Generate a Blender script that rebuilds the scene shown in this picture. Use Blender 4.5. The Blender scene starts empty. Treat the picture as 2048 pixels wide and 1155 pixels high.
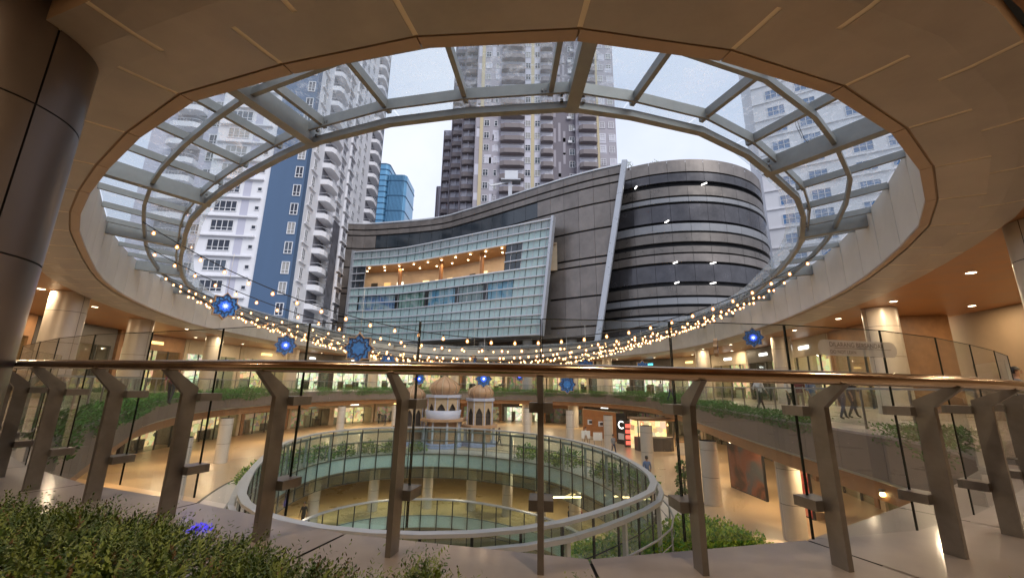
import bpy, bmesh, math, random
import numpy as np
from mathutils import Vector, Matrix
R = math.radians
random.seed(7)
scene = bpy.context.scene
COL = scene.collection

# ------------------------------------------------------------------ camera
EYE = 1.04                     # metres above the gallery floor (z = 0)
FPX, PITCH, ROLL = 815.0, R(13.2), R(0.9)
cam_d = bpy.data.cameras.new('camera'); cam_d.sensor_width = 36.0
cam_d.lens = FPX / 2048 * 36.0; cam_d.clip_start = 0.05; cam_d.clip_end = 6000
cam = bpy.data.objects.new('camera', cam_d); COL.objects.link(cam)
cam.matrix_world = (Matrix.Translation((0, 0, EYE)) @ Matrix.Rotation(R(90) + PITCH, 4, 'X') @ Matrix.Rotation(ROLL, 4, 'Z'))
scene.camera = cam

# ------------------------------------------------------------------ sky, sun, exposure
SUN_EL, SUN_AZ = R(46), R(142)          # soft overcast sun from behind the viewer
world = bpy.data.worlds.new('World'); scene.world = world; world.use_nodes = True
nt = world.node_tree; nt.nodes.clear()
w_out = nt.nodes.new('ShaderNodeOutputWorld'); w_bg = nt.nodes.new('ShaderNodeBackground')
w_sky = nt.nodes.new('ShaderNodeTexSky'); w_sky.sky_type = 'NISHITA'; w_sky.sun_disc = False
w_sky.sun_elevation = SUN_EL; w_sky.sun_rotation = SUN_AZ; w_sky.dust_density = 4.0; w_sky.air_density = 1.0
w_cloud = nt.nodes.new('ShaderNodeTexNoise'); w_cloud.inputs['Scale'].default_value = 2.2
w_cloud.inputs['Detail'].default_value = 5; w_cloud.inputs['Roughness'].default_value = 0.5
w_ramp = nt.nodes.new('ShaderNodeValToRGB')
w_ramp.color_ramp.elements[0].position = .3; w_ramp.color_ramp.elements[0].color = (5.7, 6.6, 8.8, 1)
w_ramp.color_ramp.elements[1].position = .7; w_ramp.color_ramp.elements[1].color = (8.9, 9.3, 10.4, 1)
w_tc = nt.nodes.new('ShaderNodeTexCoord')
w_mix = nt.nodes.new('ShaderNodeMix'); w_mix.data_type = 'RGBA'; w_mix.inputs[0].default_value = .88
nt.links.new(w_tc.outputs['Generated'], w_cloud.inputs['Vector'])
nt.links.new(w_cloud.outputs['Fac'], w_ramp.inputs['Fac'])
nt.links.new(w_sky.outputs['Color'], w_mix.inputs[6]); nt.links.new(w_ramp.outputs['Color'], w_mix.inputs[7])
nt.links.new(w_mix.outputs[2], w_bg.inputs['Color']); w_bg.inputs['Strength'].default_value = 0.092
nt.links.new(w_bg.outputs['Background'], w_out.inputs['Surface'])
sun_d = bpy.data.lights.new('sun', 'SUN'); sun_d.energy = 1.5; sun_d.angle = R(35); sun_d.color = (1, .97, .93)
sun = bpy.data.objects.new('sun', sun_d); COL.objects.link(sun); sun.location = (0, -30, 80)
sun.rotation_euler = (R(90) - SUN_EL, 0, R(38))
scene.view_settings.view_transform = 'Standard'; scene.view_settings.look = 'None'
scene.view_settings.gamma = 1; scene.view_settings.exposure = 0.4
cy = scene.cycles
cy.max_bounces = 5; cy.diffuse_bounces = 3; cy.glossy_bounces = 2; cy.transmission_bounces = 2
cy.transparent_max_bounces = 18; cy.light_sampling_threshold = .03; cy.caustics_reflective = False; cy.caustics_refractive = False
cy.sample_clamp_indirect = 4.0; cy.use_denoising = True

# ------------------------------------------------------------------ helpers
def ray(x, y):
    """direction of a point of the photograph (its pixels), for measuring positions"""
    X = (x - 1024) / FPX; Y = -(y - 577.5) / FPX
    c, s = math.cos(ROLL), math.sin(ROLL); X, Y = c * X - s * Y, s * X + c * Y
    cp, sp = math.cos(PITCH), math.sin(PITCH)
    return Vector((X, cp - sp * Y, sp + cp * Y))
def at_depth(x, y, d):
    r = ray(x, y); r = r * (d / r.y); return Vector((r.x, r.y, r.z + EYE))
def at_z(x, y, z):
    r = ray(x, y); r = r * ((z - EYE) / r.z); return Vector((r.x, r.y, z))

MATS = {}
def mat(name, col=(.5, .5, .5), rough=.6, metal=0.0, var=0.0, scale=4.0, bump=0.0, bscale=40.0, spec=.5, emit=None, estr=0.0, streak=False, coat=0.0):
    m = bpy.data.materials.new(name); m.use_nodes = True; t = m.node_tree; b = t.nodes['Principled BSDF']
    b.inputs['Base Color'].default_value = (*col, 1); b.inputs['Roughness'].default_value = rough
    b.inputs['Metallic'].default_value = metal; b.inputs['Specular IOR Level'].default_value = spec
    b.inputs['Coat Weight'].default_value = coat; b.inputs['Coat Roughness'].default_value = .1
    tc = t.nodes.new('ShaderNodeTexCoord')
    if var > 0:
        n = t.nodes.new('ShaderNodeTexNoise'); n.inputs['Scale'].default_value = scale; n.inputs['Detail'].default_value = 6
        n.inputs['Roughness'].default_value = .62
        src = tc.outputs['Object']
        if streak:
            mp = t.nodes.new('ShaderNodeMapping'); mp.inputs['Scale'].default_value = (1, 1, .12)
            t.links.new(src, mp.inputs['Vector']); src = mp.outputs['Vector']
        t.links.new(src, n.inputs['Vector'])
        mr = t.nodes.new('ShaderNodeMapRange'); mr.inputs['From Min'].default_value = .3; mr.inputs['From Max'].default_value = .7
        mr.inputs['To Min'].default_value = 1 - var; mr.inputs['To Max'].default_value = 1 + var * .6
        t.links.new(n.outputs['Fac'], mr.inputs['Value'])
        oi = t.nodes.new('ShaderNodeObjectInfo')
        ml = t.nodes.new('ShaderNodeMath'); ml.operation = 'MULTIPLY_ADD'; ml.inputs[1].default_value = var * .5; ml.inputs[2].default_value = 1 - var * .25
        t.links.new(oi.outputs['Random'], ml.inputs[0])
        mm = t.nodes.new('ShaderNodeMath'); mm.operation = 'MULTIPLY'
        t.links.new(mr.outputs['Result'], mm.inputs[0]); t.links.new(ml.outputs[0], mm.inputs[1])
        vm = t.nodes.new('ShaderNodeVectorMath'); vm.operation = 'SCALE'; vm.inputs[0].default_value = col
        t.links.new(mm.outputs[0], vm.inputs['Scale']); t.links.new(vm.outputs['Vector'], b.inputs['Base Color'])
        rr = t.nodes.new('ShaderNodeMapRange'); rr.inputs['To Min'].default_value = max(.03, rough - .12); rr.inputs['To Max'].default_value = min(1, rough + .12)
        t.links.new(n.outputs['Fac'], rr.inputs['Value']); t.links.new(rr.outputs['Result'], b.inputs['Roughness'])
    if bump > 0:
        n2 = t.nodes.new('ShaderNodeTexNoise'); n2.inputs['Scale'].default_value = bscale; n2.inputs['Detail'].default_value = 4
        t.links.new(tc.outputs['Object'], n2.inputs['Vector'])
        bp = t.nodes.new('ShaderNodeBump'); bp.inputs['Strength'].default_value = bump; bp.inputs['Distance'].default_value = .02
        t.links.new(n2.outputs['Fac'], bp.inputs['Height']); t.links.new(bp.outputs['Normal'], b.inputs['Normal'])
    if emit:
        b.inputs['Emission Color'].default_value = (*emit, 1); b.inputs['Emission Strength'].default_value = estr
    MATS[name] = m; return m

def glass(name, tint=(.9, .95, .93), refl=1.0, ior=1.45, rough=.02, dirt_haze=0.0, dcol=(.75, .8, .8), dscale=6.0, lo=.52, hi=.72):
    """thin pane: tinted see-through, Fresnel reflection, optional rain-splash and dirt that scatter light"""
    m = bpy.data.materials.new(name); m.use_nodes = True; t = m.node_tree; t.nodes.clear()
    o = t.nodes.new('ShaderNodeOutputMaterial'); tr = t.nodes.new('ShaderNodeBsdfTransparent'); tr.inputs[0].default_value = (*tint, 1)
    gl = t.nodes.new('ShaderNodeBsdfGlossy'); gl.inputs['Roughness'].default_value = rough
    f0 = refl * ((ior - 1) / (ior + 1)) ** 2 * 1.8          # both faces of the pane
    lw = t.nodes.new('ShaderNodeLayerWeight'); lw.inputs['Blend'].default_value = .5
    pw = t.nodes.new('ShaderNodeMath'); pw.operation = 'POWER'; pw.inputs[1].default_value = 4.0
    ml = t.nodes.new('ShaderNodeMath'); ml.operation = 'MULTIPLY_ADD'; ml.inputs[1].default_value = (1 - f0) * min(1, refl); ml.inputs[2].default_value = f0; ml.use_clamp = True
    mx = t.nodes.new('ShaderNodeMixShader')
    t.links.new(lw.outputs['Facing'], pw.inputs[0]); t.links.new(pw.outputs[0], ml.inputs[0])
    t.links.new(ml.outputs[0], mx.inputs[0]); t.links.new(tr.outputs[0], mx.inputs[1]); t.links.new(gl.outputs[0], mx.inputs[2])
    last = mx
    if dirt_haze > 0:
        tc = t.nodes.new('ShaderNodeTexCoord'); n = t.nodes.new('ShaderNodeTexNoise'); n.inputs['Scale'].default_value = dscale
        n.inputs['Detail'].default_value = 8; n.inputs['Roughness'].default_value = .7; n.inputs['Distortion'].default_value = .6
        t.links.new(tc.outputs['Object'], n.inputs['Vector'])
        mr = t.nodes.new('ShaderNodeMapRange'); mr.inputs['From Min'].default_value = lo; mr.inputs['From Max'].default_value = hi
        mr.inputs['To Min'].default_value = dirt_haze * .24; mr.inputs['To Max'].default_value = dirt_haze
        t.links.new(n.outputs['Fac'], mr.inputs['Value'])
        df = t.nodes.new('ShaderNodeBsdfDiffuse'); df.inputs[0].default_value = (*dcol, 1)
        tl = t.nodes.new('ShaderNodeBsdfTranslucent'); tl.inputs[0].default_value = (*dcol, 1)
        ad = t.nodes.new('ShaderNodeMixShader'); ad.inputs[0].default_value = .6
        t.links.new(df.outputs[0], ad.inputs[1]); t.links.new(tl.outputs[0], ad.inputs[2])
        m2 = t.nodes.new('ShaderNodeMixShader'); t.links.new(mr.outputs[0], m2.inputs[0]); t.links.new(mx.outputs[0], m2.inputs[1]); t.links.new(ad.outputs[0], m2.inputs[2])
        last = m2
    t.links.new(last.outputs[0], o.inputs['Surface']); MATS[name] = m; return m

def emis(name, col, s, see=0.0, sampled=False):
    m = bpy.data.materials.new(name); m.use_nodes = True; t = m.node_tree; t.nodes.clear()
    o = t.nodes.new('ShaderNodeOutputMaterial'); e = t.nodes.new('ShaderNodeEmission')
    e.inputs[0].default_value = (*col, 1); e.inputs[1].default_value = s
    if see > 0:
        tr = t.nodes.new('ShaderNodeBsdfTransparent'); mx = t.nodes.new('ShaderNodeMixShader'); mx.inputs[0].default_value = 1 - see
        t.links.new(tr.outputs[0], mx.inputs[1]); t.links.new(e.outputs[0], mx.inputs[2]); t.links.new(mx.outputs[0], o.inputs[0])
    else: t.links.new(e.outputs[0], o.inputs[0])
    if not sampled: m.cycles.emission_sampling = 'NONE'
    MATS[name] = m; return m

class MB:
    """collects faces; build() links them as one mesh object"""
    def __init__(s): s.v = []; s.f = []; s.m = []; s.smooth = []
    def add(s, vs, fs, mi=0, sm=False):
        o = len(s.v); s.v += [tuple(p) for p in vs]
        for f in fs: s.f.append(tuple(i + o for i in f)); s.m.append(mi); s.smooth.append(sm)
        return s
    def frame(s, o, ax, ay, az, mi=0):
        """box spanned by three edge vectors from corner o"""
        o, ax, ay, az = map(Vector, (o, ax, ay, az))
        p = [o, o + ax, o + ax + ay, o + ay]; p += [q + az for q in p]
        return s.add(p, [(0, 3, 2, 1), (4, 5, 6, 7), (0, 1, 5, 4), (1, 2, 6, 5), (2, 3, 7, 6), (3, 0, 4, 7)], mi)
    def box(s, c, d, rz=0.0, mi=0):
        cx = Vector((math.cos(rz), math.sin(rz), 0)); cyv = Vector((-math.sin(rz), math.cos(rz), 0))
        o = Vector(c) - cx * d[0] / 2 - cyv * d[1] / 2 - Vector((0, 0, d[2] / 2))
        return s.frame(o, cx * d[0], cyv * d[1], (0, 0, d[2]), mi)
    def bar(s, a, b, w, h, up=(0, 0, 1), mi=0):
        """rectangular bar from a to b, w wide, h high, centred on the line"""
        a, b, up = Vector(a), Vector(b), Vector(up); d = b - a
        side = d.cross(up)
        if side.length < 1e-6: side = d.cross(Vector((1, 0, 0)))
        side.normalize(); u = side.cross(d).normalized()
        return s.frame(a - side * w / 2 - u * h / 2, d, side * w, u * h, mi)
    def tube(s, pts, r, n=8, mi=0, cap=True, closed=False):
        pts = [Vector(p) for p in pts]; N = len(pts); base = len(s.v); rr = r if hasattr(r, '__len__') else [r] * N
        prev = None
        for i, p in enumerate(pts):
            if closed: d = pts[(i + 1) % N] - pts[i - 1]
            else: d = pts[min(i + 1, N - 1)] - pts[max(i - 1, 0)]
            d.normalize()
            if prev is None:
                a = d.cross(Vector((0, 0, 1)));
                if a.length < 1e-3: a = d.cross(Vector((1, 0, 0)))
            else: a = prev - d * prev.dot(d)
            a.normalize(); prev = a; b = d.cross(a)
            for k in range(n):
                th = 2 * math.pi * k / n; s.v.append(tuple(p + (a * math.cos(th) + b * math.sin(th)) * rr[i]))
        for i in range(N if closed else N - 1):
            j = (i + 1) % N
            for k in range(n):
                k2 = (k + 1) % n
                s.f.append((base + i * n + k, base + i * n + k2, base + j * n + k2, base + j * n + k)); s.m.append(mi); s.smooth.append(True)
        if cap and not closed:
            s.f.append(tuple(base + k for k in range(n))[::-1]); s.m.append(mi); s.smooth.append(False)
            s.f.append(tuple(base + (N - 1) * n + k for k in range(n))); s.m.append(mi); s.smooth.append(False)
        return s
    def lathe(s, prof, c=(0, 0, 0), n=24, mi=0, sm=True, a0=0.0, a1=2 * math.pi):
        full = abs(a1 - a0 - 2 * math.pi) < 1e-6; base = len(s.v); m = n if full else n + 1
        for (r, z) in prof:
            for k in range(m):
                th = a0 + (a1 - a0) * k / n; s.v.append((c[0] + r * math.cos(th), c[1] + r * math.sin(th), c[2] + z))
        for i in range(len(prof) - 1):
            for k in range(n):
                k2 = (k + 1) % m
                s.f.append((base + i * m + k, base + i * m + k2, base + (i + 1) * m + k2, base + (i + 1) * m + k)); s.m.append(mi); s.smooth.append(sm)
        return s
    def prism(s, poly, z0, z1, mi=0, caps=True):
        n = len(poly); vs = [(x, y, z0) for x, y in poly] + [(x, y, z1) for x, y in poly]
        fs = [(i, (i + 1) % n, n + (i + 1) % n, n + i) for i in range(n)]
        if caps: fs += [tuple(range(n))[::-1], tuple(range(n, 2 * n))]
        return s.add(vs, fs, mi)
    def mesh(s, name, mats):
        me = bpy.data.meshes.new(name); me.from_pydata(s.v, [], s.f)
        for m in (mats if isinstance(mats, (list, tuple)) else [mats]): me.materials.append(MATS[m] if isinstance(m, str) else m)
        me.polygons.foreach_set('material_index', s.m); me.polygons.foreach_set('use_smooth', s.smooth); me.update()
        return me
    def build(s, name, mats, parent=None): return link(name, s.mesh(name, mats), parent)

def link(name, data, parent=None, loc=None, rz=None):
    o = bpy.data.objects.new(name, data); COL.objects.link(o)
    if parent is not None: o.parent = parent
    if loc is not None: o.location = loc
    if rz is not None: o.rotation_euler = (0, 0, rz)
    return o
def tag(o, label=None, cat=None, group=None, kind=None):
    if label: o['label'] = label
    if cat: o['category'] = cat
    if group: o['group'] = group
    if kind: o['kind'] = kind
    return o
def thing(name, label, cat, loc=(0, 0, 0), rz=0.0, group=None):
    o = link(name, None, None, loc, rz); o.empty_display_size = .2
    return tag(o, label, cat, group)

def catmull(ctrl, per=24, closed=True):
    P = [Vector((*p, 0)) if len(p) == 2 else Vector(p) for p in ctrl]; n = len(P); out = []
    for i in range(n if closed else n - 1):
        g = (lambda k: P[k % n]) if closed else (lambda k: P[max(0, min(n - 1, k))])
        a, b, c, d = g(i - 1), g(i), g(i + 1), g(i + 2)
        for k in range(per):
            u = k / per
            out.append(.5 * ((2 * b) + (c - a) * u + (2 * a - 5 * b + 4 * c - d) * u * u + (3 * b - a - 3 * c + d) * u ** 3))
    if not closed: out.append(P[-1])
    return out
def resample(pts, n, closed=True, s0=0.0):
    """n points at equal arc length (closed), or n+1 (open)"""
    Q = pts + [pts[0]] if closed else pts
    L = [0.0]
    for a, b in zip(Q, Q[1:]): L.append(L[-1] + (b - a).length)
    T = L[-1]; out = []; j = 0
    for i in range(n if closed else n + 1):
        s = (s0 + T * i / n) if closed else T * i / n
        s = s % T if closed else min(s, T - 1e-9)
        j = np.searchsorted(L, s, side='right') - 1; j = min(max(j, 0), len(Q) - 2)
        u = (s - L[j]) / max(1e-9, L[j + 1] - L[j]); out.append(Q[j].lerp(Q[j + 1], u))
    return out, T
def normals(pts, closed=True):
    """outward normals (curves run anticlockwise)"""
    n = len(pts); out = []
    for i in range(n):
        d = (pts[(i + 1) % n] - pts[i - 1]) if closed else (pts[min(i + 1, n - 1)] - pts[max(i - 1, 0)])
        d.normalize(); out.append(Vector((d.y, -d.x, 0)))
    return out
CEN = Vector((-3.2, 29, 0))
def polar(ctrl, n=360, off=0.0, scale=1.0):
    """the closed curve resampled at equal angles about the courtyard's middle, pushed outward by off"""
    c = catmull(ctrl, 30); nn = normals(c); c = [p + q * off for p, q in zip(c, nn)]
    a = np.unwrap([math.atan2(p.y - CEN.y, p.x - CEN.x) for p in c]); r = np.array([math.hypot(p.x - CEN.x, p.y - CEN.y) for p in c]) * scale
    a = np.mod(a, 2 * math.pi); o = np.argsort(a); a, r = a[o], r[o]
    th = np.arange(n) * 2 * math.pi / n; rr = np.interp(th, np.r_[a - 2 * math.pi, a, a + 2 * math.pi], np.r_[r, r, r])
    return [Vector((CEN.x + q * math.cos(t), CEN.y + q * math.sin(t), 0)) for t, q in zip(th, rr)]
def sheet(A, za, B, zb, mb=None, mi=0, flip=False, sm=False):
    """strip of faces between two closed curves of equal count"""
    mb = mb or MB(); n = len(A)
    vs = [(p.x, p.y, za) for p in A] + [(p.x, p.y, zb) for p in B]
    fs = [(i, (i + 1) % n, n + (i + 1) % n, n + i) for i in range(n)]
    if flip: fs = [f[::-1] for f in fs]
    return mb.add(vs, fs, mi, sm)

# ------------------------------------------------------------------ measured curves (plan, metres)
LIP = [(.3, 3.65), (1.6, 3.75), (2.7, 4.0), (3.8, 4.35), (4.8, 4.8), (6.1, 5.65), (7.4, 6.7), (9, 8.4), (10.2, 10.3), (11.8, 13.4), (13.2, 17), (15, 23.5), (16.5, 35), (15.5, 45), (11, 54), (3, 60), (-6, 62.5), (-14, 61), (-19.5, 53), (-22, 42), (-21.8, 30), (-20.4, 24.6), (-18.2, 19.5), (-15.6, 15.2), (-12.1, 11), (-10.2, 9), (-7.9, 7.1), (-5.3, 5.3), (-3.8, 4.55), (-1.1, 3.8)]
RING = [(1, 6.5), (2.3, 6.75), (3.5, 7.1), (4.8, 7.75), (7.7, 10.1), (8.6, 11.2), (10.4, 14.1), (12.1, 18.4), (13.6, 24), (14, 32), (13, 44), (9, 51.5), (2, 57), (-6, 59.5), (-12.5, 58), (-17, 51.5), (-19.6, 42), (-20.3, 33), (-20, 27), (-17.7, 21.7), (-14.9, 17.6), (-12.4, 14.6), (-10.3, 12.2), (-7.3, 9.7), (-3.9, 7.55), (-1.7, 6.9), (-.1, 6.6)]
EDGE = [(.4, 2.80), (1.2, 2.82), (1.9, 3.06), (2.8, 3.6), (4.8, 4.8), (7.2, 6.6), (8.4, 8.4), (8.8, 10.1), (9.3, 13.6), (9.8, 17), (11.5, 25.8), (14, 38), (14, 48), (9, 57), (-3, 61), (-15, 58), (-21, 46), (-21.5, 32), (-18, 22), (-13, 14.5), (-9.4, 9.5), (-7.1, 6.6), (-5.4, 4.95), (-3.6, 4.2), (-2.6, 3.8), (-1.5, 3.3), (-.8, 3.05)]
VOID = [(1.1, 11.9), (3.5, 13.9), (5.3, 16.2), (6, 19.9), (5.4, 25.9), (2.9, 31.2), (-1, 34.4), (-5, 35.9), (-9.2, 35.6), (-11.9, 34), (-13.6, 30.8), (-13.4, 25.7), (-11.2, 19.5), (-9.0, 15.0), (-7.7, 13.2), (-6.1, 12.0), (-3.9, 11.2), (-1.4, 11.1)]
Z1, Z2, Z3 = -4.66, -9.3, -14.0
CEIL, SOF = 4.85, 4.64

# ------------------------------------------------------------------ materials
mat('soffit_panel', (.39, .335, .285), .40, .15, .17, .9, .03, 120)
mat('sealant', (.80, .68, .50), .6)
mat('lip_panel', (.42, .30, .21), .45, .1, .08, 2)
mat('groove', (.30, .19, .11), .6)
mat('timber_ceiling', (.36, .17, .065), .42, 0, .22, 1.5, .02, 60)
mat('upstand', (.66, .61, .54), .55, 0, .10, .8)
mat('steel', (.27, .275, .265), .45, .15, .14, 3, .02, 60)
mat('rim_metal', (.40, .42, .44), .4, .3, .1, 1)
mat('bolt', (.16, .15, .14), .45, .6)
mat('column_clad', (.46, .39, .33), .34, .55, .07, 1.0)
mat('column_backlit', (.15, .115, .095), .3, .6, .1, .8)  # darker copy of the column cladding, backlit shade put into its colour
mat('column_pale', (.60, .53, .45), .38, .2, .07, 1.0)
mat('black_joint', (.015, .013, .012), .7)
mat('bronze_post', (.27, .245, .225), .38, .55, .15, 9, .03, 200)
mat('rail_steel', (.62, .47, .34), .17, 1.0, .08, 10)
mat('edge_green', (.015, .022, .02), .25, 0)
mat('ledge_stone', (.34, .29, .27), .33, 0, .2, 2.2, .015, 30, coat=.3)
mat('floor_tile', (.36, .30, .25), .3, 0, .10, .8)
mat('floor_beige', (.50, .36, .21), .32, 0, .12, .5)
mat('floor_pale', (.52, .47, .41), .34, 0, .12, .6)
mat('floor_warm', (.52, .40, .2), .3, 0, .15, .4)
mat('planter_face', (.19, .145, .115), .5, .1, .15, 1.0)
mat('white_slab', (.70, .75, .76), .45, 0, .10, .6, streak=True)
mat('grey_slab', (.38, .40, .40), .45, .2, .1, .6)
mat('wall_cream', (.55, .45, .33), .7, 0, .12, .6)
mat('wall_dark', (.05, .045, .04), .6, 0, .2, 1)
mat('mullion', (.03, .035, .036), .4, .4)
mat('soil', (.045, .03, .02), .95, 0, .4, 30, .5, 60)
mat('leaf_dark', (.085, .15, .03), .5, 0, .35, 3)
mat('leaf_olive', (.21, .28, .05), .5, 0, .35, 3)
mat('leaf_green', (.10, .27, .045), .45, 0, .35, 3)
mat('leaf_bright', (.34, .46, .055), .45, 0, .3, 3)
mat('leaf_blue_lit', (.05, .05, .5), .5, 0, .3, 3, emit=(.12, .08, 1), estr=.55)  # blue fairy-light glow put into the leaf colour and emission
mat('bark', (.10, .07, .045), .9, 0, .3, 12, .4, 40)
glass('canopy_glass', (.80, .86, .89), 1.3, 1.45, .04, .5, (.92, .96, 1), 6.0, .5, .74)
glass('guard_glass', (.93, .965, .95), 1.7, 1.5, .0, .07, (.7, .7, .66), 2.0, .4, .7)  # its scattering veil stands in for reflection haze on the panes
glass('far_glass', (.82, .90, .88), 1.0, 1.45, .02)
glass('void_glass', (.70, .83, .79), 1.6, 1.5, .02, .18, (.6, .7, .68), 1.0)
mat('downlight_trim', (.7, .62, .5), .4)
emis('downlight', (1, .80, .52), 14)
emis('tube_reflection', (1, .72, .30), 9)
emis('white_tube', (1, .97, .92), 5)

# ------------------------------------------------------------------ ground
g = MB(); g.add([(-3000, -3000, -14.6), (3000, -3000, -14.6), (3000, 3000, -14.6), (-3000, 3000, -14.6)], [(0, 1, 2, 3)])
mat('ground_concrete', (.22, .21, .20), .85, 0, .2, .05)
tag(g.build('ground', 'ground_concrete'), kind='structure')

# ------------------------------------------------------------------ soffit round the opening, panel by panel
lipc = catmull(LIP, 30)
NP = 92
lipP, LLEN = resample(lipc, NP, s0=.35)
lipN = normals(lipP)
def off(i, d, frac=0.0, P=lipP, N=lipN):
    a, b = P[i % len(P)], P[(i + 1) % len(P)]; na, nb = N[i % len(N)], N[(i + 1) % len(N)]
    return (a + na * d).lerp(b + nb * d, frac)
PROF_IN = [(.185, SOF - .01), (.45, SOF - .05), (.78, SOF - .09)]
PROF_OUT = [(.78, SOF - .09), (1.05, SOF - .11), (1.42, SOF - .10)]
sof = MB()
for prof in ([(0.03, SOF + .03), (.15, SOF + .03), (.15, SOF + .02), (.185, SOF + .02)],):
    for (d0, z0), (d1, z1) in zip(prof, prof[1:]):
        A = [p + n * d0 for p, n in zip(lipP, lipN)]; B = [p + n * d1 for p, n in zip(lipP, lipN)]
        sheet(A, z0, B, z1, sof, 1)
for prof in (PROF_IN, PROF_OUT):
    for (d0, z0), (d1, z1) in zip(prof, prof[1:]):
        A = [p + n * d0 for p, n in zip(lipP, lipN)]; B = [p + n * d1 for p, n in zip(lipP, lipN)]
        sheet(A, z0 + .006, B, z1 + .006, sof, 0)
soffit = tag(sof.build('soffit', ['sealant', 'groove']), kind='structure')
def soffit_piece(i, prof, f0, f1, th=.03):
    mb = MB(); vs = []
    for (d, z) in prof: vs += [Vector((*off(i, d, f0)[:2], z)), Vector((*off(i, d, f1)[:2], z))]
    k = len(prof)
    fs = [(2 * j, 2 * j + 1, 2 * j + 3, 2 * j + 2) for j in range(k - 1)]
    mb.add(vs, fs)
    return mb
GAP = .017
for i in range(NP):
    soffit_piece(i, PROF_IN, GAP, 1 - GAP).build('panel', 'soffit_panel', soffit)
    a = .42     # the outer row is staggered
    mb = MB(); vs = []
    for (d, z) in PROF_OUT:
        vs += [Vector((*off(i, d, a + GAP)[:2], z)), Vector((*off(i, d, 1.0)[:2], z)), Vector((*off(i + 1, d, a - GAP)[:2], z))]
    mb.add(vs, [f for j in range(2) for f in ((3 * j, 3 * j + 1, 3 * j + 4, 3 * j + 3), (3 * j + 1, 3 * j + 2, 3 * j + 5, 3 * j + 4))])
    mb.build('panel', 'soffit_panel', soffit)
    # lip board
    mb = MB(); p = [off(i, 0, .006), off(i, 0, .994), off(i, .15, .994), off(i, .15, .006)]
    mb.add([(q.x, q.y, SOF) for q in p] + [(q.x, q.y, SOF + .05) for q in p], [(3, 2, 1, 0), (0, 1, 5, 4), (2, 3, 7, 6), (1, 2, 6, 5), (3, 0, 4, 7)])
    mb.build('lip_board', 'lip_panel', soffit)
# outer edge of the soffit steps up into the timber ceiling
A = [p + n * 1.42 for p, n in zip(lipP, lipN)]; B = [p + n * 1.50 for p, n in zip(lipP, lipN)]
st = MB(); sheet(A, SOF - .10, A, CEIL, st, 0); st.build('soffit_upturn', 'groove', soffit)
NPOL = 300
lipOut = polar(LIP, NPOL, 1.42); bigOut = polar(LIP, NPOL, 16.0)
ce = MB(); sheet(lipOut, CEIL, bigOut, CEIL, ce)
ceiling = tag(ce.build('ceiling', 'timber_ceiling'), kind='structure')
rf = MB(); sheet(polar(LIP, NPOL, .25), 6.4, bigOut, 6.4, rf); sheet(bigOut, CEIL, bigOut, 6.4, rf)
tag(rf.build('roof', 'grey_slab'), kind='structure')

# upstand wall between soffit and glass canopy
UPZ = 6.22
up = MB(); A = [p + n * .06 for p, n in zip(lipP, lipN)]; sheet(A, SOF + .03, A, UPZ + .25, up, 0)
upstand = tag(up.build('wall_upstand', 'sealant'), kind='structure')
for i in range(NP):
    p = [off(i, .035, .008), off(i, .035, .992), off(i, .055, .992), off(i, .055, .008)]
    mb = MB(); mb.add([(q.x, q.y, SOF + .04) for q in p] + [(q.x, q.y, UPZ + .24) for q in p], [(0, 1, 5, 4), (1, 2, 6, 5), (3, 0, 4, 7), (4, 5, 6, 7)])
    mb.build('panel', 'upstand', upstand)

# ------------------------------------------------------------------ glass canopy ring
canopy = thing('glass_canopy', 'ring of glazed roof on pale steel ribs round the open oval', 'canopy', (0, 0, 0))
ringc = catmull(RING, 30)
NR = 88
ringP, RLEN = resample(ringc, NR, s0=-.35); ringN = normals(ringP)
def hit_lip(p, n):
    best = None
    for a, b in zip(lipc, lipc[1:] + lipc[:1]):
        e = b - a; den = n.x * e.y - n.y * e.x
        if abs(den) < 1e-9: continue
        w = a - p; t = (w.x * e.y - w.y * e.x) / den; u = (w.x * n.y - w.y * n.x) / den
        if -1e-6 <= u <= 1 + 1e-6 and t > .2 and (best is None or t < best): best = t
    return best or 2.5
def smooth_dirs():
    N = [n.copy() for n in ringN]
    for _ in range(6):
        N = [(N[i - 1] + N[i] * 2 + N[(i + 1) % NR]).normalized() for i in range(NR)]
    return N
rdir = smooth_dirs(); outP = []
for p, n in zip(ringP, rdir): outP.append(p + n * (hit_lip(p, n) + .03))
RZ = 6.20                 # underside of the rafters at the ring
OZ = 6.30                 # and at the wall
def V3(p, z): return Vector((p.x, p.y, z))
for i in range(NR):
    a, b = V3(ringP[i], RZ + .10), V3(outP[i], OZ + .10)
    MB().bar(a, b, .09, .18).build('rafter', 'steel', canopy)
    # pane: from the wall to half a metre beyond the ring
    j = (i + 1) % NR
    i0, i1 = ringP[i] - rdir[i] * .42, ringP[j] - rdir[j] * .42
    gap = .012
    def L(u, v, k): return u.lerp(v, k)
    zi, zo = RZ + .205, OZ + .205
    q = [V3(L(i0, i1, gap), zi - .02), V3(L(i0, i1, 1 - gap), zi - .02), V3(L(outP[i], outP[j], 1 - gap), zo), V3(L(outP[i], outP[j], gap), zo)]
    MB().add(q + [v + Vector((0, 0, .02)) for v in q[:2]], [(0, 1, 2, 3), (0, 4, 5, 1)]).build('pane', 'canopy_glass', canopy)
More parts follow.
